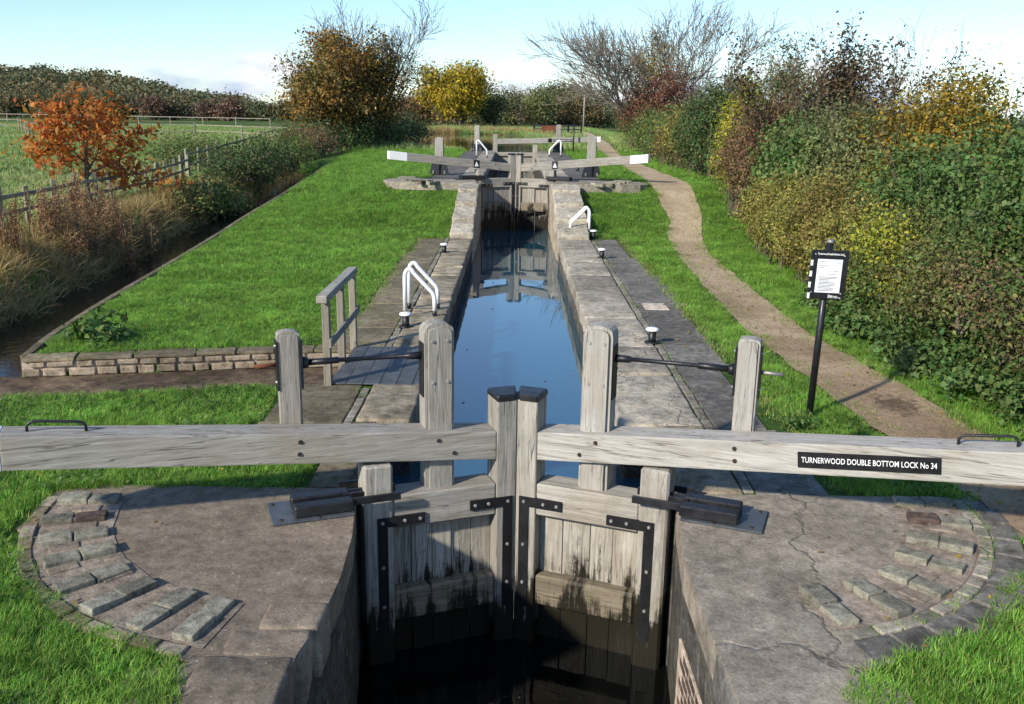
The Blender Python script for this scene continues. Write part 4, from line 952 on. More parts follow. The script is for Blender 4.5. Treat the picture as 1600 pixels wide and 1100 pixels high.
def tree(name, label, loc, height, trunk_r, mat_leaf, mat_bark, seed, levels=3, kids=(5, 5, 5, 6), leaves=12000, leaf=0.12, spread=0.3, ang=(0.5, 1.0), rise=0.15, lift=0.04, wander=0.13,
         ratio=(0.5, 0.75), start=0.25, stems=1, lean=(0, 0), rmin=0.01, trunk_f=0.5, category='tree', group=None, zs=1.0, cull=None, splay=0.38):
    T = thing(name, label, category, (loc[0], loc[1], loc[2] if len(loc) > 2 else zat(loc[0], loc[1])), 0, group)
    rng = random.Random(seed); out, tips = [], []
    p = dict(wander=wander, lift=lift, kids=kids, start=start, ang=ang, rise=rise, ratio=ratio, rmin=rmin)
    for s_ in range(stems):
        a = 6.283*s_/stems+rng.random(); tl = 0.0 if stems == 1 else splay*rng.uniform(0.6, 1.3)
        grow(rng, (0.12*stems*math.cos(a)*(stems > 1), 0.12*stems*math.sin(a)*(stems > 1), -0.1), (lean[0]+tl*math.cos(a), lean[1]+tl*math.sin(a), 1), height*trunk_f, trunk_r, levels, out, tips, p)
    out = [([Vector((q.x, q.y, q.z*zs)) for q in pts], rr) for pts, rr in out]
    tubes('trunk', out, mat_bark, T, sides=lambda r: 7 if r > 0.08 else (5 if r > 0.03 else 3), caps=False)
    if leaves:
        nr = np.random.default_rng(seed); tp = np.array(tips)*np.array([1, 1, zs]); tp = tp[tp[:, 2] > height*0.12]
        if cull is not None: tp = tp[cull(tp)]
        P = tp[nr.integers(0, len(tp), leaves)]+nr.normal(size=(leaves, 3))*spread*np.array([1, 1, 0.8])
        P = P[P[:, 2] > 0.15]; c = P.mean(0); nrm = P-c; nrm /= np.linalg.norm(nrm, axis=1, keepdims=True)+1e-6
        link('crown', leaf_mesh('crown', P, leaf, nr, nrm*0.5), mat_leaf, T)
    return T
def shrub(name, label, lobes, n, leaf, mat, seed, clump=0.22, per=34, twigs=40, group=None, category='shrub', stem_mat='bark_twig', aspect=0.55, up=0.35, core=0.35, poke=0.5, flat_front=None):
    """lobes: (cx, cy, z0, rx, ry, h) in world metres; leaves in clumps over the lobes, stems inside"""
    cx = sum(l[0] for l in lobes)/len(lobes); cy = sum(l[1] for l in lobes)/len(lobes); z0 = min(l[2] for l in lobes)
    T = thing(name, label, category, (cx, cy, z0), 0, group); nr = np.random.default_rng(seed)
    wts = np.array([(l[3]*l[5]+l[4]*l[5]+l[3]*l[4]) for l in lobes]); wts = wts/wts.sum()
    nc = max(6, n//per); li = nr.choice(len(lobes), nc, p=wts)
    D = nr.normal(size=(nc, 3)); D[:, 2] = np.abs(D[:, 2])*0.9-0.35*nr.random(nc); D /= np.linalg.norm(D, axis=1, keepdims=True)
    Lb = np.array(lobes)[li]; rad = 1-0.32*nr.random(nc)**2+0.06*nr.normal(size=nc)
    ctr = np.stack([Lb[:, 0]-cx, Lb[:, 1]-cy, Lb[:, 2]-z0+Lb[:, 5]*0.45], 1); ext = np.stack([Lb[:, 3], Lb[:, 4], Lb[:, 5]*0.55], 1)
    C = ctr+D*ext*rad[:, None]
    k = nr.integers(0, nc, n); P = C[k]+nr.normal(size=(n, 3))*clump*(0.6+0.8*nr.random(nc)[k])[:, None]; nrm = D[k]
    m = int(n*core)                                           # loose inner foliage
    li2 = nr.choice(len(lobes), m, p=wts); L2 = np.array(lobes)[li2]; D2 = nr.normal(size=(m, 3)); D2 /= np.linalg.norm(D2, axis=1, keepdims=True)
    P2 = np.stack([L2[:, 0]-cx, L2[:, 1]-cy, L2[:, 2]-z0+L2[:, 5]*0.42], 1)+D2*np.stack([L2[:, 3], L2[:, 4], L2[:, 5]*0.5], 1)*(nr.random(m)**0.4*0.82)[:, None]
    P = np.concatenate([P, P2]); nrm = np.concatenate([nrm, D2]); ok = P[:, 2] > 0.02
    P = P[ok]; nrm = nrm[ok]
    link('crown', leaf_mesh('crown', P, leaf, nr, nrm, up, aspect), mat, T)
    out = []; rng = random.Random(seed)
    for q in range(twigs):
        l = lobes[rng.randrange(len(lobes))]; a = rng.random()*6.283; b0 = Vector((l[0]-cx+rng.gauss(0, 0.3)*l[3], l[1]-cy+rng.gauss(0, 0.3)*l[4], l[2]-z0-0.05))
        e = rng.uniform(0.4, 1.0+0.12*poke); tp = Vector((l[0]-cx+math.cos(a)*l[3]*rng.uniform(0.2, 1.02), l[1]-cy+math.sin(a)*l[4]*rng.uniform(0.2, 1.02), l[2]-z0+l[5]*e))
        mid = b0.lerp(tp, 0.55)+Vector((0, 0, 0.12*l[5])); out.append(([b0, mid, tp], [0.022, 0.012, 0.004]))
    if out: tubes('stems', out, stem_mat, T, 4, caps=False)
    return T
# ---- instanced tufts
def blade_tuft(name, mat, nb, rad, h, width, arch, seed, hv=0.4):
    rng = random.Random(seed); V, F4, F3 = [], [], []
    for _ in range(nb):
        a = rng.random()*6.283; r = rad*math.sqrt(rng.random()); x, y = r*math.cos(a), r*math.sin(a)
        L = h*(1-hv*rng.random()); da = a+rng.gauss(0, 0.9); dx, dy = math.cos(da), math.sin(da); bend = arch*rng.uniform(0.3, 1.3)
        px, py = -dy, dx; w_ = width*rng.uniform(0.7, 1.2); n0 = len(V)
        for t in (0.0, 0.4, 0.75, 1.0):
            ang = bend*t; k = L*t; hz = k*(math.sin(ang*0.8)); zz = k*math.cos(ang*0.75); ww = w_*(1-t**1.5)*0.5
            if t < 1: V.append((x+dx*hz-px*ww, y+dy*hz-py*ww, zz)); V.append((x+dx*hz+px*ww, y+dy*hz+py*ww, zz))
            else: V.append((x+dx*hz, y+dy*hz, zz))
        F4 += [(n0, n0+1, n0+3, n0+2), (n0+2, n0+3, n0+5, n0+4)]; F3.append((n0+4, n0+5, n0+6))
    me_ = np_mesh(name, V, F4, F3); me_.materials.append(MAT[mat]); return bpy.data.objects.new(name, me_)
def scatter(name, label, P, rot, scl, srcs, cat=None):
    me_ = np_mesh(name, P); 
    a = me_.attributes.new('rot', 'FLOAT_VECTOR', 'POINT'); a.data.foreach_set('vector', np.asarray(rot, np.float32).ravel())
    a = me_.attributes.new('scl', 'FLOAT_VECTOR', 'POINT'); a.data.foreach_set('vector', np.asarray(scl, np.float32).ravel())
    o = bpy.data.objects.new(name, me_); COL.objects.link(o); o['kind'] = 'stuff'; o['label'] = label
    if cat: o['category'] = cat
    ng = bpy.data.node_groups.new(name, 'GeometryNodeTree'); ng.interface.new_socket('Geometry', in_out='INPUT', socket_type='NodeSocketGeometry'); ng.interface.new_socket('Geometry', in_out='OUTPUT', socket_type='NodeSocketGeometry')
    gi = ng.nodes.new('NodeGroupInput'); go = ng.nodes.new('NodeGroupOutput'); ip = ng.nodes.new('GeometryNodeInstanceOnPoints'); jn = ng.nodes.new('GeometryNodeJoinGeometry')
    for s_ in srcs:
        oi = ng.nodes.new('GeometryNodeObjectInfo'); oi.inputs['Object'].default_value = s_; oi.inputs['As Instance'].default_value = True; ng.links.new(oi.outputs['Geometry'], jn.inputs[0])
    ip.inputs['Pick Instance'].default_value = True
    ri = ng.nodes.new('FunctionNodeRandomValue'); ri.data_type = 'INT'
    ri.inputs[4].default_value = 0; ri.inputs[5].default_value = len(srcs)-1
    na = ng.nodes.new('GeometryNodeInputNamedAttribute'); na.data_type = 'FLOAT_VECTOR'; na.inputs['Name'].default_value = 'rot'
    nb = ng.nodes.new('GeometryNodeInputNamedAttribute'); nb.data_type = 'FLOAT_VECTOR'; nb.inputs['Name'].default_value = 'scl'
    ng.links.new(gi.outputs[0], ip.inputs['Points']); ng.links.new(jn.outputs[0], ip.inputs['Instance'])
    ng.links.new(ri.outputs[2], ip.inputs['Instance Index']); ng.links.new(na.outputs[0], ip.inputs['Rotation']); ng.links.new(nb.outputs[0], ip.inputs['Scale'])
    ng.links.new(ip.outputs[0], go.inputs[0]); md = o.modifiers.new('scatter', 'NODES'); md.node_group = ng
    return o
RN = np.random.default_rng(21)
def field_pts(x0, x1, y0, y1, dens, mask):
    n = int((x1-x0)*(y1-y0)*dens); X = RN.uniform(x0, x1, n); Y = RN.uniform(y0, y1, n); k = mask(X, Y); X, Y = X[k], Y[k]
    return np.stack([X, Y, gz(X, Y)-0.006], 1)
def rots(n, tilt=0.18): return np.stack([RN.normal(0, tilt, n), RN.normal(0, tilt, n), RN.uniform(0, 6.283, n)], 1)
def wob(X, Y, f=1.0): return 0.5*np.sin(X*2.1*f+1.3*np.sin(Y*1.7*f))+0.5*np.sin(Y*2.7*f+X*0.9*f)
def lawn(X, Y):
    a, b = chan(X); w_ = 0.07*wob(X, Y, 2.5)
    left = (X > brook_x(Y)+0.16) & (X < np.interp(Y, [3, 4.75, 4.95, 5.35, 5.78, 6.44, 7.0, 7.45, 7.55, 7.62, 8.27, 8.3, 9.4, 10.8, 12.5, 12.7, 24.4, 24.6, 29.4, 31.5, 33], [-1.95, -1.95, -2.05, -2.75, -3.38, -3.88, -4.08, -4.0, -3.5, -1.92, -1.92, -2.80, -2.80, -2.75, -2.6, -2.62, -2.62, -1.80, -1.80, -2.95, -2.95])+w_)
    left &= ~((Y > a-0.02) & (Y < b+0.20) & (X > -6.9) & (X < -1.2))
    right = (X > np.interp(Y, [3, 4.7, 5.0, 5.4, 6.4, 7.3, 7.55, 7.62, 9, 24.8, 25.1, 29.5, 31.5, 33], [1.98, 1.98, 2.12, 3.02, 3.88, 4.22, 4.0, 2.95, 3.0, 2.98, 2.02, 2.02, 2.95, 2.95])+w_) & (X < np.interp(Y, *PL)-0.02+0.10*wob(X, Y, 3))
    right |= (X > np.interp(Y, *PR)+0.02+0.10*wob(X, Y, 3)) & (X < np.interp(Y, *PR)+2.2)
    ok = left | right
    # not on the aprons
    for yo, rr in ((Y2, 2.80),):
        ax = np.abs(X)-PIV[0]; ay = Y-yo-PIV[1]; r_ = np.hypot(ax, ay)
        ro = np.where(X > 0, rr+(0.12 if yo == 0 else -0.02), rr)
        ok &= ~((r_ < ro+0.06*wob(X, Y, 3)) & (ay < 0.22) & (ay > -2.75 if yo == 0 else ay > -1.7) & (np.abs(X) > 1.2) & (r_ > 0) & ~((np.degrees(np.arctan2(ay, ax)) < (np.where(X > 0, -66, -71) if yo == 0 else -56))))
        if yo == 0: ok &= ~((np.abs(X) < 3.75) & (Y > 7.3) & (Y < 7.60+0.05*wob(X, Y, 3)))
    return ok
g_src = [blade_tuft('grass_tuft', 'grass', 15, 0.055, 0.085, 0.0062, 1.15, k) for k in range(5)]
f_src = [blade_tuft('grass_tuft', 'grass_field', 14, 0.12, 0.16, 0.018, 1.1, 20+k) for k in range(4)]
def put_grass(name, label, P, s0, s1, srcs, tilt=0.2):
    n = len(P); h = RN.uniform(s0, s1, n); cl = 1+0.45*wob(P[:, 0]*1.3, P[:, 1]*1.3)
    w_ = h*np.where(True, 1.0, 1.0); return scatter(name, label, P, rots(n, tilt), np.stack([w_, w_, h*np.clip(cl, 0.5, 1.6)], 1), srcs)
put_grass('grass', 'short green grass close to the near gates', np.concatenate([field_pts(-6.5, -1.6, 3.6, 9.5, 620, lawn), field_pts(1.9, 7.0, 3.6, 9.5, 560, lawn)]), 0.75, 1.25, g_src)
put_grass('grass', 'short green lawn grass between brook and lower lock', field_pts(-8.3, -1.8, 9.5, 18, 420, lawn), 0.65, 1.1, g_src)
put_grass('grass', 'short green grass edging the towpath', field_pts(2.0, 7.0, 9.5, 18, 420, lawn), 0.7, 1.2, g_src)
put_grass('grass', 'green grass on the banks below the middle gates', np.concatenate([field_pts(-9, -1.7, 18, 32, 190, lawn), field_pts(2.0, 8.0, 18, 32, 190, lawn)]), 1.1, 1.7, g_src)
put_grass('grass', 'green grass beside the upper lock', np.concatenate([field_pts(-11, -2.8, 32, 57, 55, lawn), field_pts(2.8, 9.0, 32, 57, 55, lawn)]), 1.8, 2.6, g_src)
w_src = [blade_tuft('worn_tuft', 'grass_worn', 11, 0.06, 0.07, 0.006, 1.3, 90+k) for k in range(3)]
def wornmask(X, Y):
    l_, r_ = np.interp(Y, *PL), np.interp(Y, *PR); e = np.minimum(np.abs(X-l_), np.abs(X-r_)); e = np.minimum(e, np.abs(X-2.98)); e = np.where(X < 0, np.abs(X+2.6)*1.3, e)
    return (e < 0.30*RN.random(len(X))**0.7+0.03) & (Y > 7.7) & ~((X < 0) & (Y < 12.8))
def patchmask(X, Y): return lawn(X, Y) & (wob(X*0.8, Y*0.8, 1.1)+0.5*wob(X, Y, 4) > 0.75)
put_grass('worn_grass', 'yellowed worn grass along the edges of path and paving', np.concatenate([field_pts(-8, -1.9, 4, 24, 90, patchmask), field_pts(2, 6.5, 4, 24, 90, patchmask), field_pts(2.8, 6.2, 7.7, 30, 150, wornmask), field_pts(-3.0, -2.4, 12.8, 24.5, 150, wornmask)]), 0.7, 1.3, w_src)
def fieldmask(X, Y): return (X < brook_x(Y)-BW-3.6) & (X > -0.62*Y-2) & (Y < 125)
put_grass('field_grass', 'green and straw-coloured pasture grass beyond the brook', np.concatenate([field_pts(-30, -11, 12, 40, 34, fieldmask), field_pts(-70, -13, 40, 125, 6, fieldmask)]), 1.0, 2.0, f_src, 0.25)
def farmask(X, Y): return (np.abs(X-1) < 14) & ~((Y < 122) & (gz(X, Y) < 0.86)) & ~((X > np.interp(Y, *PL)-0.2) & (X < np.interp(Y, *PR)+0.2))
put_grass('grass', 'grass around the canal pound above the locks', field_pts(-14, 12, 57, 165, 7, farmask), 1.6, 2.8, f_src, 0.25)
# reeds at the far edge of the pound
rd_src = [blade_tuft('reed_tuft', 'grass_dead', 22, 0.25, 1.0, 0.03, 0.6, 40+k) for k in range(3)]
xr = RN.uniform(-13, 4, 260); yr = np.interp(xr, [-14, -6, 1.5, 4], [112, 123, 112, 96])+RN.normal(0, 1.2, 260)
scatter('reeds', 'straw-coloured reeds along the far edge of the canal pound', np.stack([xr, yr, np.full(260, 0.8)], 1), rots(260, 0.1), np.ones((260, 3))*RN.uniform(0.8, 1.5, (260, 1)), rd_src)
# rough brown grass and docks on the brook bank
b_src = [blade_tuft('dead_grass_tuft', 'grass_dead', 34, 0.16, 0.62, 0.011, 1.9, 60+k, 0.5) for k in range(4)]
bg_src = [blade_tuft('bank_grass_tuft', 'grass', 20, 0.12, 0.36, 0.012, 1.4, 70+k, 0.5) for k in range(2)]
def bankmask(X, Y):
    d = brook_x(Y)-X-BW; return (d > 0.30) & (d < 3.4) & (Y > 6)
def bank_pts(dens, y0, y1):
    P = field_pts(-17, -7, y0, y1, dens, bankmask); return P
P = np.concatenate([bank_pts(26, 6, 30), bank_pts(10, 30, 48)]); n = len(P); d = brook_x(P[:, 1])-P[:, 0]-BW
sc_ = np.where(d < 1.3, 1.05, np.where(d < 2.2, 0.7, 0.42))*RN.uniform(0.7, 1.35, n)
rt = rots(n, 0.15); rt[:, 1] += np.where(d < 1.3, 0.5, 0.0); rt[:, 2] = RN.normal(0, 0.8, n)
scatter('dead_grass', 'long brown dead grass hanging over the brook bank', P, rt, np.stack([sc_]*3, 1), b_src)
P = bank_pts(9, 6, 40); n = len(P); scatter('bank_grass', 'green grass tufts among the dead grass of the brook bank', P, rots(n, 0.25), np.stack([RN.uniform(0.6, 1.2, n)]*3, 1), bg_src)
def dock_src(seed):
    rng = random.Random(seed); V, F = [], []
    for _ in range(9):
        x, y = rng.gauss(0, 0.10), rng.gauss(0, 0.10); H = rng.uniform(0.7, 1.25); lx, ly = rng.gauss(0, 0.10), rng.gauss(0, 0.10); n0 = len(V)
        for t in (0, 1):
            for a in (0, 2.09, 4.19): V.append((x+lx*t+0.006*math.cos(a), y+ly*t+0.006*math.sin(a), H*t))
        for j in range(3): F.append((n0+j, n0+(j+1) % 3, n0+3+(j+1) % 3, n0+3+j))
        for _k in range(34):
            t = rng.uniform(0.25, 1.0); c = Vector((x+lx*t, y+ly*t, H*t))+Vector((rng.gauss(0, .045), rng.gauss(0, .045), rng.gauss(0, .03))); n0 = len(V); a = Vector((rng.gauss(0, 1), rng.gauss(0, 1), rng.gauss(0, 1))).normalized()*0.03; b = a.orthogonal().normalized()*0.014
            V += [tuple(c-a), tuple(c+b), tuple(c+a), tuple(c-b)]; F.append((n0, n0+1, n0+2, n0+3))
    me_ = np_mesh('dock_stem', V, F); me_.materials.append(MAT['dock']); return bpy.data.objects.new('dock_stem', me_)
dk = [dock_src(k) for k in range(3)]
def dockmask(X, Y): d = brook_x(Y)-X-BW; return (d > 0.9) & (d < 3.4) & (wob(X, Y, 0.5) > 0.62) & (d < 2.2)
P = field_pts(-16, -8, 12, 32, 4.2, dockmask); n = len(P)
P2 = np.stack([RN.normal(-10.1, 0.30, 34), RN.normal(22.0, 1.3, 34)], 1); P2 = np.concatenate([P2, gz(P2[:, 0], P2[:, 1])[:, None]], 1); P = np.concatenate([P, P2]); n = len(P)
scatter('dock_stems', 'rusty brown dock stems standing in the bank grass', P, rots(n, 0.08), np.stack([RN.uniform(0.7, 1.15, n)]*3, 1), dk)

# ------------------------------------------------------------------ hedge side (right), near to far
hedge = 'hedgerow shrubs along the towpath'
shrub('bramble_bush', 'tangled low bramble bush nearest the camera, behind the notice board', [(6.5, 10.2, 0, 1.0, 1.5, 1.8), (6.35, 12.4, 0, 0.95, 1.5, 1.85), (6.3, 14.5, 0, 0.85, 1.4, 1.8), (6.9, 8.6, 0, 1.2, 1.3, 1.7)], 60000, 0.056, 'leaf_mixed', 31, 0.13, 30, 220, hedge, core=0.6)
shrub('rose_bush', 'tall dark green bush with broad leaves and a few red hips', [(7.7, 12.4, 0, 1.2, 1.7, 3.5), (7.5, 15.0, 0, 1.1, 1.6, 3.15), (7.4, 17.2, 0, 1.0, 1.4, 2.9), (8.3, 10.4, 0, 1.3, 1.5, 3.3), (8.9, 13.0, 0, 1.2, 1.8, 4.0), (7.0, 12.8, 0, 0.8, 1.5, 2.4), (8.8, 8.4, 0, 1.2, 1.4, 3.2)], 70000, 0.074, 'leaf_green', 32, 0.16, 30, 110, hedge, core=0.5, aspect=0.7)
nr = np.random.default_rng(3); bc = np.array([(6.95, 10.75, 2.62), (7.05, 11.2, 2.5), (6.85, 10.65, 2.35), (7.0, 10.5, 2.45)]); bp_ = bc[nr.integers(0, 4, 260)]+nr.normal(size=(260, 3))*0.09
tag(link('hip_cluster', leaf_mesh('hip_cluster', bp_, 0.035, nr, None, 0, 0.9), 'berry'), 'sprays of red berries at the right edge of the dark green bush', 'berries')
shrub('yellow_shrub', 'golden yellow shrub rising behind the dark green bush', [(8.5, 19.0, 0, 1.1, 1.4, 4.1), (8.0, 20.4, 0, 1.0, 1.3, 3.7), (9.0, 18.9, 0, 0.9, 1.3, 4.2), (7.5, 19.2, 0, 0.7, 1.0, 3.2)], 26000, 0.085, 'leaf_yellow', 33, 0.14, 30, 90, hedge, core=0.4)
shrub('privet_hedge', 'clipped yellow-green hedge behind the grass verge', [(6.1, 16.6, 0, 0.75, 1.2, 1.95), (6.05, 18.4, 0, 0.72, 1.3, 2.05), (6.1, 20.3, 0, 0.75, 1.4, 2.05), (6.2, 22.2, 0, 0.75, 1.3, 2.0)], 34000, 0.058, 'leaf_privet', 34, 0.11, 34, 60, hedge, core=0.6, poke=0)
shrub('olive_bush', 'grey-green twiggy bush standing behind the clipped hedge', [(7.2, 20.0, 0, 1.0, 1.4, 3.5), (7.2, 22.0, 0, 1.0, 1.5, 3.5), (7.5, 24.0, 0, 1.0, 1.5, 3.6)], 26000, 0.075, 'leaf_olive', 35, 0.18, 26, 200, hedge, core=0.5)
shrub('green_backdrop', 'green hedge bushes closing the view behind the yellow shrub', [(11.0, 14.5, 0, 1.6, 2.2, 4.1), (10.6, 18.5, 0, 1.5, 2.2, 4.0), (10.2, 22.5, 0, 1.5, 2.4, 3.7), (10.4, 10.5, 0, 1.4, 2.0, 3.7)], 22000, 0.10, 'leaf_green', 30, 0.22, 26, 80, hedge, core=0.5)
shrub('laurel_bush', 'fresh green leafy bush between the clipped hedge and the brown bush', [(6.9, 23.6, 0.0, 0.8, 1.2, 3.1), (6.6, 21.6, 1.2, 0.6, 1.0, 1.7)], 12000, 0.10, 'leaf_green', 36, 0.16, 26, 40, hedge, aspect=0.75)
shrub('brown_bush', 'reddish brown twiggy bush beside the bend of the towpath', [(6.9, 25.4, 0.2, 0.8, 1.2, 3.5), (6.75, 27.0, 0.5, 0.75, 1.2, 2.9)], 20000, 0.07, 'leaf_brownred', 37, 0.18, 26, 160, hedge, core=0.5)
shrub('lime_bush', 'narrow bright yellow-green bush beyond the brown bush', [(7.0, 29.2, 0.9, 0.65, 0.8, 3.4), (6.75, 28.6, 0.8, 0.55, 0.8, 2.2)], 13000, 0.08, 'leaf_lime', 38, 0.15, 30, 40, hedge, core=0.5)
shrub('hawthorn_bush', 'rounded dark green bush with yellowing left edge', [(7.1, 32.2, 1.05, 0.95, 1.3, 3.3), (7.0, 34.5, 1.05, 0.9, 1.5, 3.1), (7.2, 36.5, 1.05, 1.0, 1.5, 2.8)], 24000, 0.09, 'leaf_dark', 39, 0.18, 30, 60, hedge, core=0.5)
shrub('yellowing_bush', 'yellow-leaved bush on the far side of the dark green bush', [(7.0, 38.8, 1.05, 0.8, 1.2, 2.6), (7.0, 41.0, 1.05, 0.8, 1.3, 2.2)], 7000, 0.09, 'leaf_privet', 40, 0.18, 30, 40, hedge)
shrub('tangled_hedge', 'low brown-green hedge running away along the far towpath', [(7.0, 44, 1.05, 0.9, 1.8, 2.3), (7.1, 47.5, 1.05, 0.9, 2.0, 2.4), (7.4, 51, 1.05, 1.0, 2.2, 2.4), (7.9, 56, 1.05, 1.0, 2.8, 2.4), (8.6, 62, 1.05, 1.1, 3.0, 2.5), (9.6, 69, 1.05, 1.3, 4.0, 2.6), (10.6, 78, 1.05, 1.4, 5, 2.8), (11.3, 90, 1.05, 1.5, 6, 3)], 26000, 0.12, 'leaf_mixed', 41, 0.28, 26, 160, hedge)
shrub('orange_sprig', 'small clump of orange leaves in the far hedge', [(7.0, 50.0, 2.0, 0.4, 0.5, 0.8)], 500, 0.11, 'leaf_yellow', 42, 0.14, 24, 6, hedge)
shrub('burgundy_bush', 'dark red bush at the foot of the bare tree', [(9.4, 59, 1.0, 2.0, 2.2, 4.8), (7.9, 60, 1.0, 1.2, 2.0, 4.0)], 9000, 0.13, 'leaf_burgundy', 43, 0.3, 26, 120, hedge)
shrub('gold_bush', 'golden-leaved bush showing through the bare branches', [(9.2, 63, 1.0, 1.7, 1.8, 7.4)], 5500, 0.14, 'leaf_yellow', 44, 0.3, 26, 60, hedge, core=0.2)
shrub('green_thicket', 'dull green thicket filling the hedge behind the lime bush', [(9.3, 31, 0.9, 1.6, 2.6, 3.1), (9.2, 26.5, 0.4, 1.6, 2.6, 3.4), (9.0, 37, 1.0, 1.5, 3.0, 3.0), (9.3, 43, 1.0, 1.6, 3.0, 3.2), (9.5, 50, 1.0, 1.7, 3.6, 3.2)], 22000, 0.11, 'leaf_olive', 45, 0.25, 26, 120, hedge)
tree('dark_hedge_tree', 'dark purple-brown small tree above the hedge', (8.2, 24.5), 5.9, 0.10, 'leaf_purple', 'bark_twig', 46, 3, (5, 5, 5), 13000, 0.10, 0.17, (0.4, 0.9), stems=3, splay=0.3, trunk_f=0.50, group=hedge)
tree('bare_hedge_tree', 'thin almost leafless sapling right of the dark purple tree', (9.5, 24.2), 5.8, 0.06, 'leaf_purple', 'bark_twig', 47, 3, (4, 5, 5), 500, 0.07, 0.12, (0.3, 0.7), stems=4, rise=0.3, trunk_f=0.5, rmin=0.005, group=hedge)
tree('far_hedge_tree', 'round-topped dark tree at the top right corner behind the yellow shrub', (19.0, 31.0), 7.2, 0.14, 'leaf_dark', 'bark', 48, 3, (5, 5, 5), 6000, 0.16, 0.3, stems=1, trunk_f=0.5)
tree('grey_tree', 'small grey-green tree behind the brown bush', (13.5, 46.0), 6.3, 0.12, 'leaf_olive', 'bark', 49, 3, (5, 5, 5), 5000, 0.13, 0.3, stems=1, trunk_f=0.5)
shrub('yellow_brambles', 'yellow-green bramble leaves right of the notice board', [(5.75, 14.4, 0.9, 0.35, 0.8, 0.9), (5.9, 13.6, 0.5, 0.3, 0.6, 0.7)], 2600, 0.06, 'leaf_lime', 51, 0.12, 24, 12, hedge, core=0.3)
shrub('brown_brambles', 'patch of dead brown bramble stems low in the hedge', [(5.85, 11.6, 0.7, 0.35, 0.9, 0.8), (6.0, 10.4, 0.5, 0.4, 0.8, 0.9)], 2400, 0.05, 'leaf_brownred', 52, 0.14, 22, 90, hedge, core=0.3)
# verge plants at the hedge foot
nr = np.random.default_rng(77)
for k, (x, y, r_, h_, lab) in enumerate([(5.75, 9.0, 0.55, 0.5, 'nettle patch at the right edge beside the towpath'), (5.55, 10.5, 0.5, 0.45, 'leafy weeds at the hedge foot right of the puddle'), (5.3, 12.0, 0.42, 0.4, 'low weeds at the hedge foot right of the notice board pole'), (5.25, 13.8, 0.38, 0.35, 'low weeds behind the notice board'), (5.45, 15.8, 0.35, 0.32, 'dock leaves at the foot of the clipped hedge')]):
    shrub('verge_weeds', lab, [(x, y, 0, r_, r_*1.6, h_), (x+0.3, y+0.7, 0, r_, r_*1.3, h_*1.1)], 1500, 0.075, 'leaf_green', 60+k, 0.10, 20, 0, 'weeds at the hedge foot', 'weeds', aspect=0.7, up=0.8)
shrub('grass_weed', 'bright green weed clump at the foot of the right winding post', [(3.0, 9.35, 0, 0.16, 0.12, 0.16)], 160, 0.05, 'leaf_green', 70, 0.05, 20, 0, None, 'weeds', up=0.8)
shrub('dock_plant', 'broad-leaved dark green weed at the lawn corner by the brook', [(-5.95, 12.9, 0, 0.35, 0.3, 0.22)], 260, 0.13, 'leaf_green', 71, 0.10, 20, 0, None, 'weeds', up=0.9)

# ------------------------------------------------------------------ left side: cherry, bank brambles, big trees
tree('cherry_tree', 'small cherry tree with orange-red autumn leaves in the field', (-12.9, 28.4), 4.5, 0.09, 'leaf_orange', 'bark', 93, 3, (4, 4, 5), 2500, 0.19, 0.21, (0.65, 1.25), rise=0.10, lift=0.03, ratio=(0.62, 0.95), start=0.45, trunk_f=0.36, wander=0.16)
bank = 'brambles on the brook bank'
for k, (x, y, z, rx, ry, h_, lab, mt) in enumerate([(-17.2, 50.0, 0.4, 1.8, 3.0, 1.5, 'bramble mound in the field behind the rail fence, right of the cherry tree', 'leaf_mixed'), (-10.6, 37.0, 0.6, 1.1, 2.6, 1.3, 'dark bramble mound overhanging the brook', 'leaf_dark'), (-10.9, 43.5, 0.8, 1.2, 3.2, 1.5, 'bramble mound on the brook bank before the big brown tree', 'leaf_mixed'), (-11.3, 51, 0.9, 1.3, 3.5, 1.5, 'reddish scrub at the foot of the big brown tree', 'leaf_brownred'), (-10.1, 30.2, 0.0, 0.7, 2.0, 0.8, 'low bramble hanging to the brook right of the dock stems', 'leaf_mixed')]):
    shrub('bramble_mound', lab, [(x, y, z, rx, ry, h_), (x+0.4, y+1.2, z-0.2, rx*0.8, ry*0.8, h_*0.8), (x-0.5, y-1.0, z, rx*0.7, ry*0.8, h_*0.7)], 5200, 0.10, mt, 90+k, 0.22, 26, 60, bank)
tree('autumn_tree', 'big round tree with rust-brown leaves left of the canal', (-10.6, 61), 9.9, 0.22, 'leaf_brown', 'bark', 82, 4, (5, 5, 5, 6), 36000, 0.19, 0.34, (0.5, 1.1), rise=0.05, start=0.10, stems=4, trunk_f=0.44, lean=(-0.03, 0))
tree('bare_top_tree', 'leafless dark tree leaning out of the big rust-brown tree', (-9.6, 62.5), 11.8, 0.16, 'leaf_purple', 'bark_twig', 83, 4, (4, 5, 5, 5), 2500, 0.10, 0.3, (0.3, 0.8), rise=0.2, start=0.2, stems=2, splay=0.25, trunk_f=0.42, rmin=0.012, cull=lambda t: t[:, 2] < 5.5)
shrub('dark_thicket', 'dark green thicket under the big rust-brown tree', [(-10.0, 60, 0.9, 2.6, 3.0, 2.2), (-8.4, 66, 0.9, 2.4, 4.0, 1.7), (-9.5, 72, 0.9, 2.6, 5.0, 2.4), (-11.5, 55, 0.7, 2.0, 3.0, 2.0)], 9000, 0.16, 'leaf_dark', 84, 0.3, 26, 60)
tree('bare_tree', 'spreading pale bare tree above the towpath hedge', (9.2, 62), 11.5, 0.17, 'leaf_yellow', 'bark_pale', 85, 4, (5, 5, 5, 4), 0, 0.1, 0.3, (0.28, 0.66), rise=0.16, lift=0.015, start=0.22, stems=6, splay=0.55, trunk_f=0.45, rmin=0.015, ratio=(0.5, 0.78))
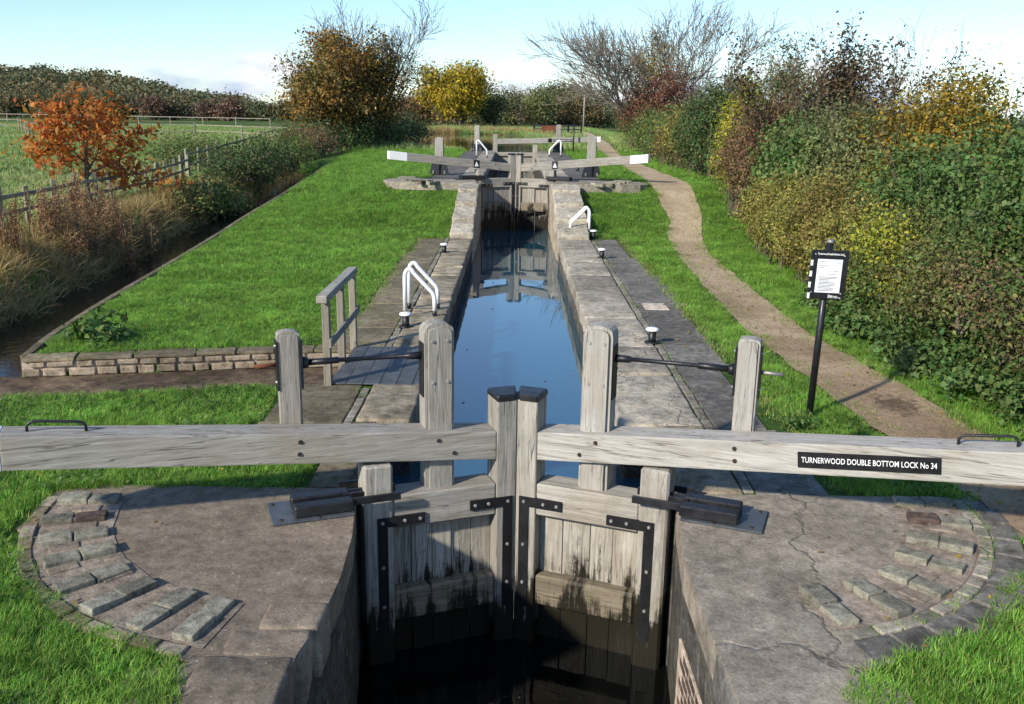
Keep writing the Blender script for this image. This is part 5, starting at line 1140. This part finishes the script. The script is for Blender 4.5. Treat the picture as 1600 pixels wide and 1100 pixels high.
tree('golden_tree', 'golden yellow tree on the far bank of the canal', (-8.6, 150), 12.5, 0.3, 'leaf_gold', 'bark', 86, 4, (5, 5, 5, 5), 20000, 0.42, 0.75, (0.45, 1.0), rise=0.1, start=0.1, stems=3, trunk_f=0.45)
far = 'trees beyond the canal pound'
for k, (px, y, h_, mt, lab) in enumerate([(842, 165, 8.6, 'leaf_olive', 'pale twiggy tree right of the golden tree'), (868, 190, 12.0, 'leaf_far_green', 'dark green far tree above the black rails'), (893, 185, 11.0, 'leaf_far_green', 'dark green far tree beside the pale pole'), (820, 230, 12.0, 'leaf_far', 'distant brown-green tree between golden tree and pale twiggy tree'), (655, 155, 6.5, 'leaf_brownred', 'brownish low tree left of the golden tree'), (772, 160, 8.5, 'leaf_olive', 'olive low tree under the right side of the golden tree'), (805, 175, 7.0, 'leaf_far', 'low scrub tree beyond the far lawn'), (915, 170, 9.5, 'leaf_far', 'far tree at the start of the towpath hedge')]):
    tree('far_tree', lab, ((px-804)/1442*y*1.02, y, 1.1), h_, 0.2, mt, 'bark', 110+k, 3, (5, 5, 5), 4800, 0.38, 0.75, (0.5, 1.1), rise=0.05, start=0.12, stems=3, trunk_f=0.45, group=far)
for k, x in enumerate(np.linspace(-26, 34, 11)):
    shrub('far_scrub', 'low scrub behind the far lawn, %s clump from the left' % ('first second third fourth fifth sixth seventh eighth ninth tenth eleventh'.split()[k]), [(x, 172+4*math.sin(k*2.1), 1.0, 4.0, 3.0, 3.2+math.sin(k*1.7)), (x+3, 174, 1.0, 3.5, 3.0, 2.8)], 1500, 0.40, ('leaf_far', 'leaf_olive', 'leaf_brownred')[k % 3], 130+k, 0.7, 24, 0, 'scrub behind the far lawn')
# hedge trees at the far side of the left field
fl = 'trees along the far edge of the field'
rr = random.Random(9)
for k in range(20):
    px = -60+k*29+rr.uniform(-8, 8); y = 205+rr.uniform(-14, 14); h_ = (7.2 if px > 210 else 8.6)+rr.uniform(-1.2, 1.3)
    tree('field_tree', 'autumn tree in the far hedge line, number %s from the left edge of the picture' % ('first second third fourth fifth sixth seventh eighth ninth tenth eleventh twelfth thirteenth fourteenth fifteenth sixteenth seventeenth eighteenth nineteenth twentieth'.split()[k]), ((px-804)/1442*y*1.02, y, 1.0), h_, 0.2, ('leaf_far', 'leaf_far_red', 'leaf_far_green', 'leaf_far')[rr.randrange(4)], 'bark', 150+k, 3, (5, 5, 4), 2400, 0.50, 0.9, (0.6, 1.25), rise=0.02, start=0.05, stems=3, trunk_f=0.40, group=fl)
# wooded hill
V, F = [], []; hx = np.linspace(-420, -60, 46); hy = np.linspace(360, 640, 24)
def hill(x, y):
    px = 804+x/y*1442/1.02; top = np.interp(px, [-260, -60, 60, 110, 180, 260, 310, 420], [34, 36, 37, 37, 33, 25, 12, 2]); return 0.44*top*np.clip((y-360)/150.0, 0, 1)**0.8*np.clip((760-y)/200, 0, 1)
for y in hy:
    for x in hx: V.append((x, y, -1+float(hill(x, y))))
for j in range(23):
    for i in range(45): F.append((j*46+i, j*46+i+1, (j+1)*46+i+1, (j+1)*46+i))
hm = np_mesh('hill', V, F); structure(link('hill', hm, 'ground'), 'low wooded hill on the left skyline')
nr = np.random.default_rng(12); nt_ = 1500; X = nr.uniform(-420, -62, nt_); Y = nr.uniform(372, 560, nt_); Z = hill(X, Y); k = Z > 1.0; X, Y, Z = X[k], Y[k], Z[k]
m = 70; P = []; 
rad = nr.uniform(2.2, 6.0, len(X)); D = nr.normal(size=(len(X), m, 3)); D /= np.linalg.norm(D, axis=2, keepdims=True)
P = np.stack([X, Y, Z+rad*0.7], 1)[:, None, :]+D*rad[:, None, None]*(0.75+0.35*nr.random((len(X), m, 1))); P = P.reshape(-1, 3)
o = link('hill_woodland', leaf_mesh('hill_woodland', P, 1.35, nr, D.reshape(-1, 3), 0.3, 0.8), 'leaf_far_green'); tag(o, 'dense autumn woodland covering the hill', None, None, 'stuff')
# far blue hills along the horizon
V, F = [], []
for i in range(161):
    x = -1500+i*20; h_ = 16+7*math.sin(i*0.09)+5*math.sin(i*0.23+1)
    V += [(x, 1500, -4), (x, 1560, h_*0.6), (x, 1700, h_)]
for i in range(160):
    for j in range(2): F.append((i*3+j, (i+1)*3+j, (i+1)*3+j+1, i*3+j+1))
hm = np_mesh('far_hills', V, F); structure(link('far_hills', hm, 'leaf_far_green'), 'low distant hills on the horizon')

# ------------------------------------------------------------------ fences, poles, rails
def fence(label, pts, post_h, rails, step, name='rail_fence', mat='wood_fence', pr=0.055, rail_h=0.05, group='post-and-rail fences of the field'):
    Fn = thing(name, label, 'fence', (pts[0][0], pts[0][1], zat(*pts[0])), 0, group); o0 = Vector(Fn.location); L = 0; prev = None; rng = random.Random(len(label))
    ps = []
    for (x0, y0), (x1, y1) in zip(pts[:-1], pts[1:]):
        n = max(1, round(math.hypot(x1-x0, y1-y0)/step))
        for i in range(n): ps.append((x0+(x1-x0)*i/n, y0+(y1-y0)*i/n))
    ps.append(pts[-1])
    for i, (x, y) in enumerate(ps):
        z = zat(x, y); c = Vector((x, y, z))-o0; big = 1.25 if i % 3 == 0 else 1.0
        b = box('post', -pr*big, pr*big, -pr*big, pr*big, -0.2, post_h*(1.06 if i % 3 == 0 else 1)+rng.uniform(-.03, .03), mat+'Z' if mat+'Z' in MAT else mat, Fn, 0.01); b.location = c; b.rotation_euler = (rng.gauss(0, .02), rng.gauss(0, .02), rng.random())
        if prev is not None:
            for rz_ in rails:
                a = prev+Vector((0, 0, rz_+rng.uniform(-.02, .02))); e = c+Vector((0, 0, rz_+rng.uniform(-.02, .02))); d = e-a
                r_ = box('rail', 0, d.length, -0.02, 0.02, -rail_h, rail_h, mat+'X' if mat+'X' in MAT else mat, Fn, 0.006); r_.location = a+Vector((0.06, -0.03, 0)); r_.rotation_euler = (0, -math.atan2(d.z, math.hypot(d.x, d.y)), math.atan2(d.y, d.x))
        prev = c
    return Fn
fence('weathered post-and-rail fence along the brook bank, nearest the camera', [(-11.6, 17), (-12.1, 23), (-12.6, 28), (-13.4, 34), (-14.6, 42)], 1.0, (0.80, 0.42), 1.7)
fence('post-and-rail fence climbing towards the big rust-brown tree', [(-15.0, 43), (-15.8, 50), (-17, 62), (-19, 75)], 1.15, (0.95, 0.5), 2.4)
fence('pale railed fence crossing the field behind the cherry tree', [(-58, 90), (-46, 88), (-40, 78), (-27, 80), (-18, 76)], 1.2, (1.05, 0.55), 4.0, rail_h=0.045)
fence('far pale single-railed paddock fence below the hedge trees', [(-90, 150), (-60, 140), (-34, 132)], 1.2, (1.1,), 6.0, 'paddock_fence', 'pole_wood', 0.05, 0.04)
BR = fence('black painted rail fence beside the far towpath', [(2.2, 108), (4.6, 107), (7.4, 106)], 1.05, (0.95, 0.6, 0.25), 1.3, 'black_rails', 'wood_fence', 0.08, 0.075, 'black rails by the far towpath')
for c in BR.children: c.data.materials.clear(); c.data.materials.append(MAT['black_paint'])
for c in list(BR.children)[:6]:
    pass
ib = thing('information_board', 'brown information board leaning on the black rails', 'sign', (3.6, 99.0, 1.1), 0)
box('panel', -0.85, 0.85, -0.03, 0.03, 0.55, 1.05, 'rust', ib, 0.01)
for x in (-0.6, 0.6): box('leg', x-0.04, x+0.04, -0.03, 0.03, -0.1, 0.55, 'black_paint', ib, 0.005)
bp2 = thing('marker_post', 'tall thin black post beside the top gate beam', 'post', (3.35, 54.5, ZU), 0); tubes('shaft', [([(0, 0, -0.1), (0, 0, 1.72)], [0.05, 0.045])], 'black_paint', bp2, 10); tubes('cap', [([(0, 0, 1.715), (0, 0, 1.76)], [0.06, 0.03])], 'black_paint', bp2, 10)
for px, y, h_, lab in ((906, 150, 6.2, 'pale leaning utility pole beside the far trees'), (812, 165, 4.2, 'short far pole in front of the pale twiggy tree')):
    up_ = thing('utility_pole', lab, 'pole', ((px-804)/1442*y*1.02, y, 1.1), 0, 'far poles'); tubes('shaft', [([(0, 0, -0.1), (0.05, 0, h_)], [0.13, 0.09])], 'pole_wood', up_, 8); box('cross_arm', -0.35, 0.45, -0.05, 0.05, h_-0.5, h_-0.4, 'pole_wood', up_, 0.01)
# fallen leaves on lawn, path and coping
nr = np.random.default_rng(4); X = np.concatenate([nr.uniform(-6, -2.6, 160), nr.uniform(2.2, 5.6, 420)]); Y = np.concatenate([nr.uniform(5, 20, 160), nr.uniform(5, 24, 420)])
Z = gz(X, Y)+0.03; Z = np.where((X < 3.0) & (X > 0), 0.022, Z); k = ~((X > -6.9) & (X < -1) & (Y > 10.2) & (Y < 12.8))
o = link('fallen_leaves', leaf_mesh('fallen_leaves', np.stack([X, Y, Z], 1)[k], 0.045, nr, None, 3.0, 0.6), 'leaf_yellow'); tag(o, 'scattered yellow fallen leaves on grass and towpath', None, None, 'stuff')

# small broad-leaved weeds in the turf, loose stones on the path, leaves afloat
nr = np.random.default_rng(14); X = nr.uniform(-6.4, 6.0, 60000); Y = nr.uniform(4.2, 13, 60000); k = lawn(X, Y) & (wob(X, Y, 1.6) > 0.25) & (nr.random(60000) < 0.5); X, Y = X[k], Y[k]
o = link('lawn_weeds', leaf_mesh('lawn_weeds', np.stack([X, Y, gz(X, Y)+nr.uniform(0.03, 0.085, len(X))], 1), 0.036, nr, None, 1.6, 0.8), 'leaf_green'); tag(o, 'clover and small weeds among the lawn grass', None, None, 'stuff')
Y = nr.uniform(7, 30, 2200); t = nr.random(2200); t = np.where(nr.random(2200) < 0.6, np.where(t < 0.5, t*0.35, 1-(1-t)*0.35), t); X = np.interp(Y, *PL)+t*(np.interp(Y, *PR)-np.interp(Y, *PL)); n = len(X)
r_ = nr.uniform(0.006, 0.017, n); O8 = np.array([(1, 0, 0), (0, 1, 0), (-1, 0, 0), (0, -1, 0), (0, 0, 0.7), (0, 0, -0.7)])
V = np.stack([X, Y, gz(X, Y)+0.020], 1)[:, None, :]+O8[None]*r_[:, None, None]*nr.uniform(0.7, 1.3, (n, 6, 1)); T8 = np.array([(0, 1, 4), (1, 2, 4), (2, 3, 4), (3, 0, 4), (1, 0, 5), (2, 1, 5), (3, 2, 5), (0, 3, 5)])
o = link('path_stones', np_mesh('path_stones', V.reshape(-1, 3), None, (T8[None]+np.arange(n)[:, None, None]*6).reshape(-1, 3)), 'mortar_bed'); tag(o, 'loose small stones on the towpath', None, None, 'stuff')
X = nr.uniform(-1.1, 1.1, 22); Y = nr.uniform(8.2, 26, 22); X = np.where(nr.random(22) < 0.6, np.sign(X)*nr.uniform(0.75, 1.1, 22), X); k = np.abs(X)*0.384+Y > 8.6
o = link('floating_leaves', leaf_mesh('floating_leaves', np.stack([X, Y, np.full(22, -0.596)], 1)[k], 0.05, nr, None, 60.0, 0.6), 'leaf_brown'); tag(o, 'a few brown leaves floating on the lock water', None, None, 'stuff')

Y = np.concatenate([nr.uniform(8.9, 24.4, 70), nr.uniform(8, 24.5, 80)]); X = np.concatenate([nr.normal(-1.825, 0.03, 70), nr.normal(2.09, 0.03, 80)]); k = ~((X < 0) & (Y > 10.7) & (Y < 12.7)); X, Y = X[k], Y[k]
t = nr.uniform(R(-72), R(-2), 60); X = np.concatenate([X, 1.6+2.28*np.cos(t), -1.5-2.48*np.cos(t)]); Y = np.concatenate([Y, 7.5+2.28*np.sin(t), 7.4+2.48*np.sin(t)]); n = len(X)
scatter('joint_weeds', 'tufts of grass and moss in the joints of the stonework', np.stack([X, Y, np.full(n, 0.008)], 1), rots(n, 0.25), np.stack([RN.uniform(0.35, 0.9, n)]*3, 1), w_src+g_src[:2])
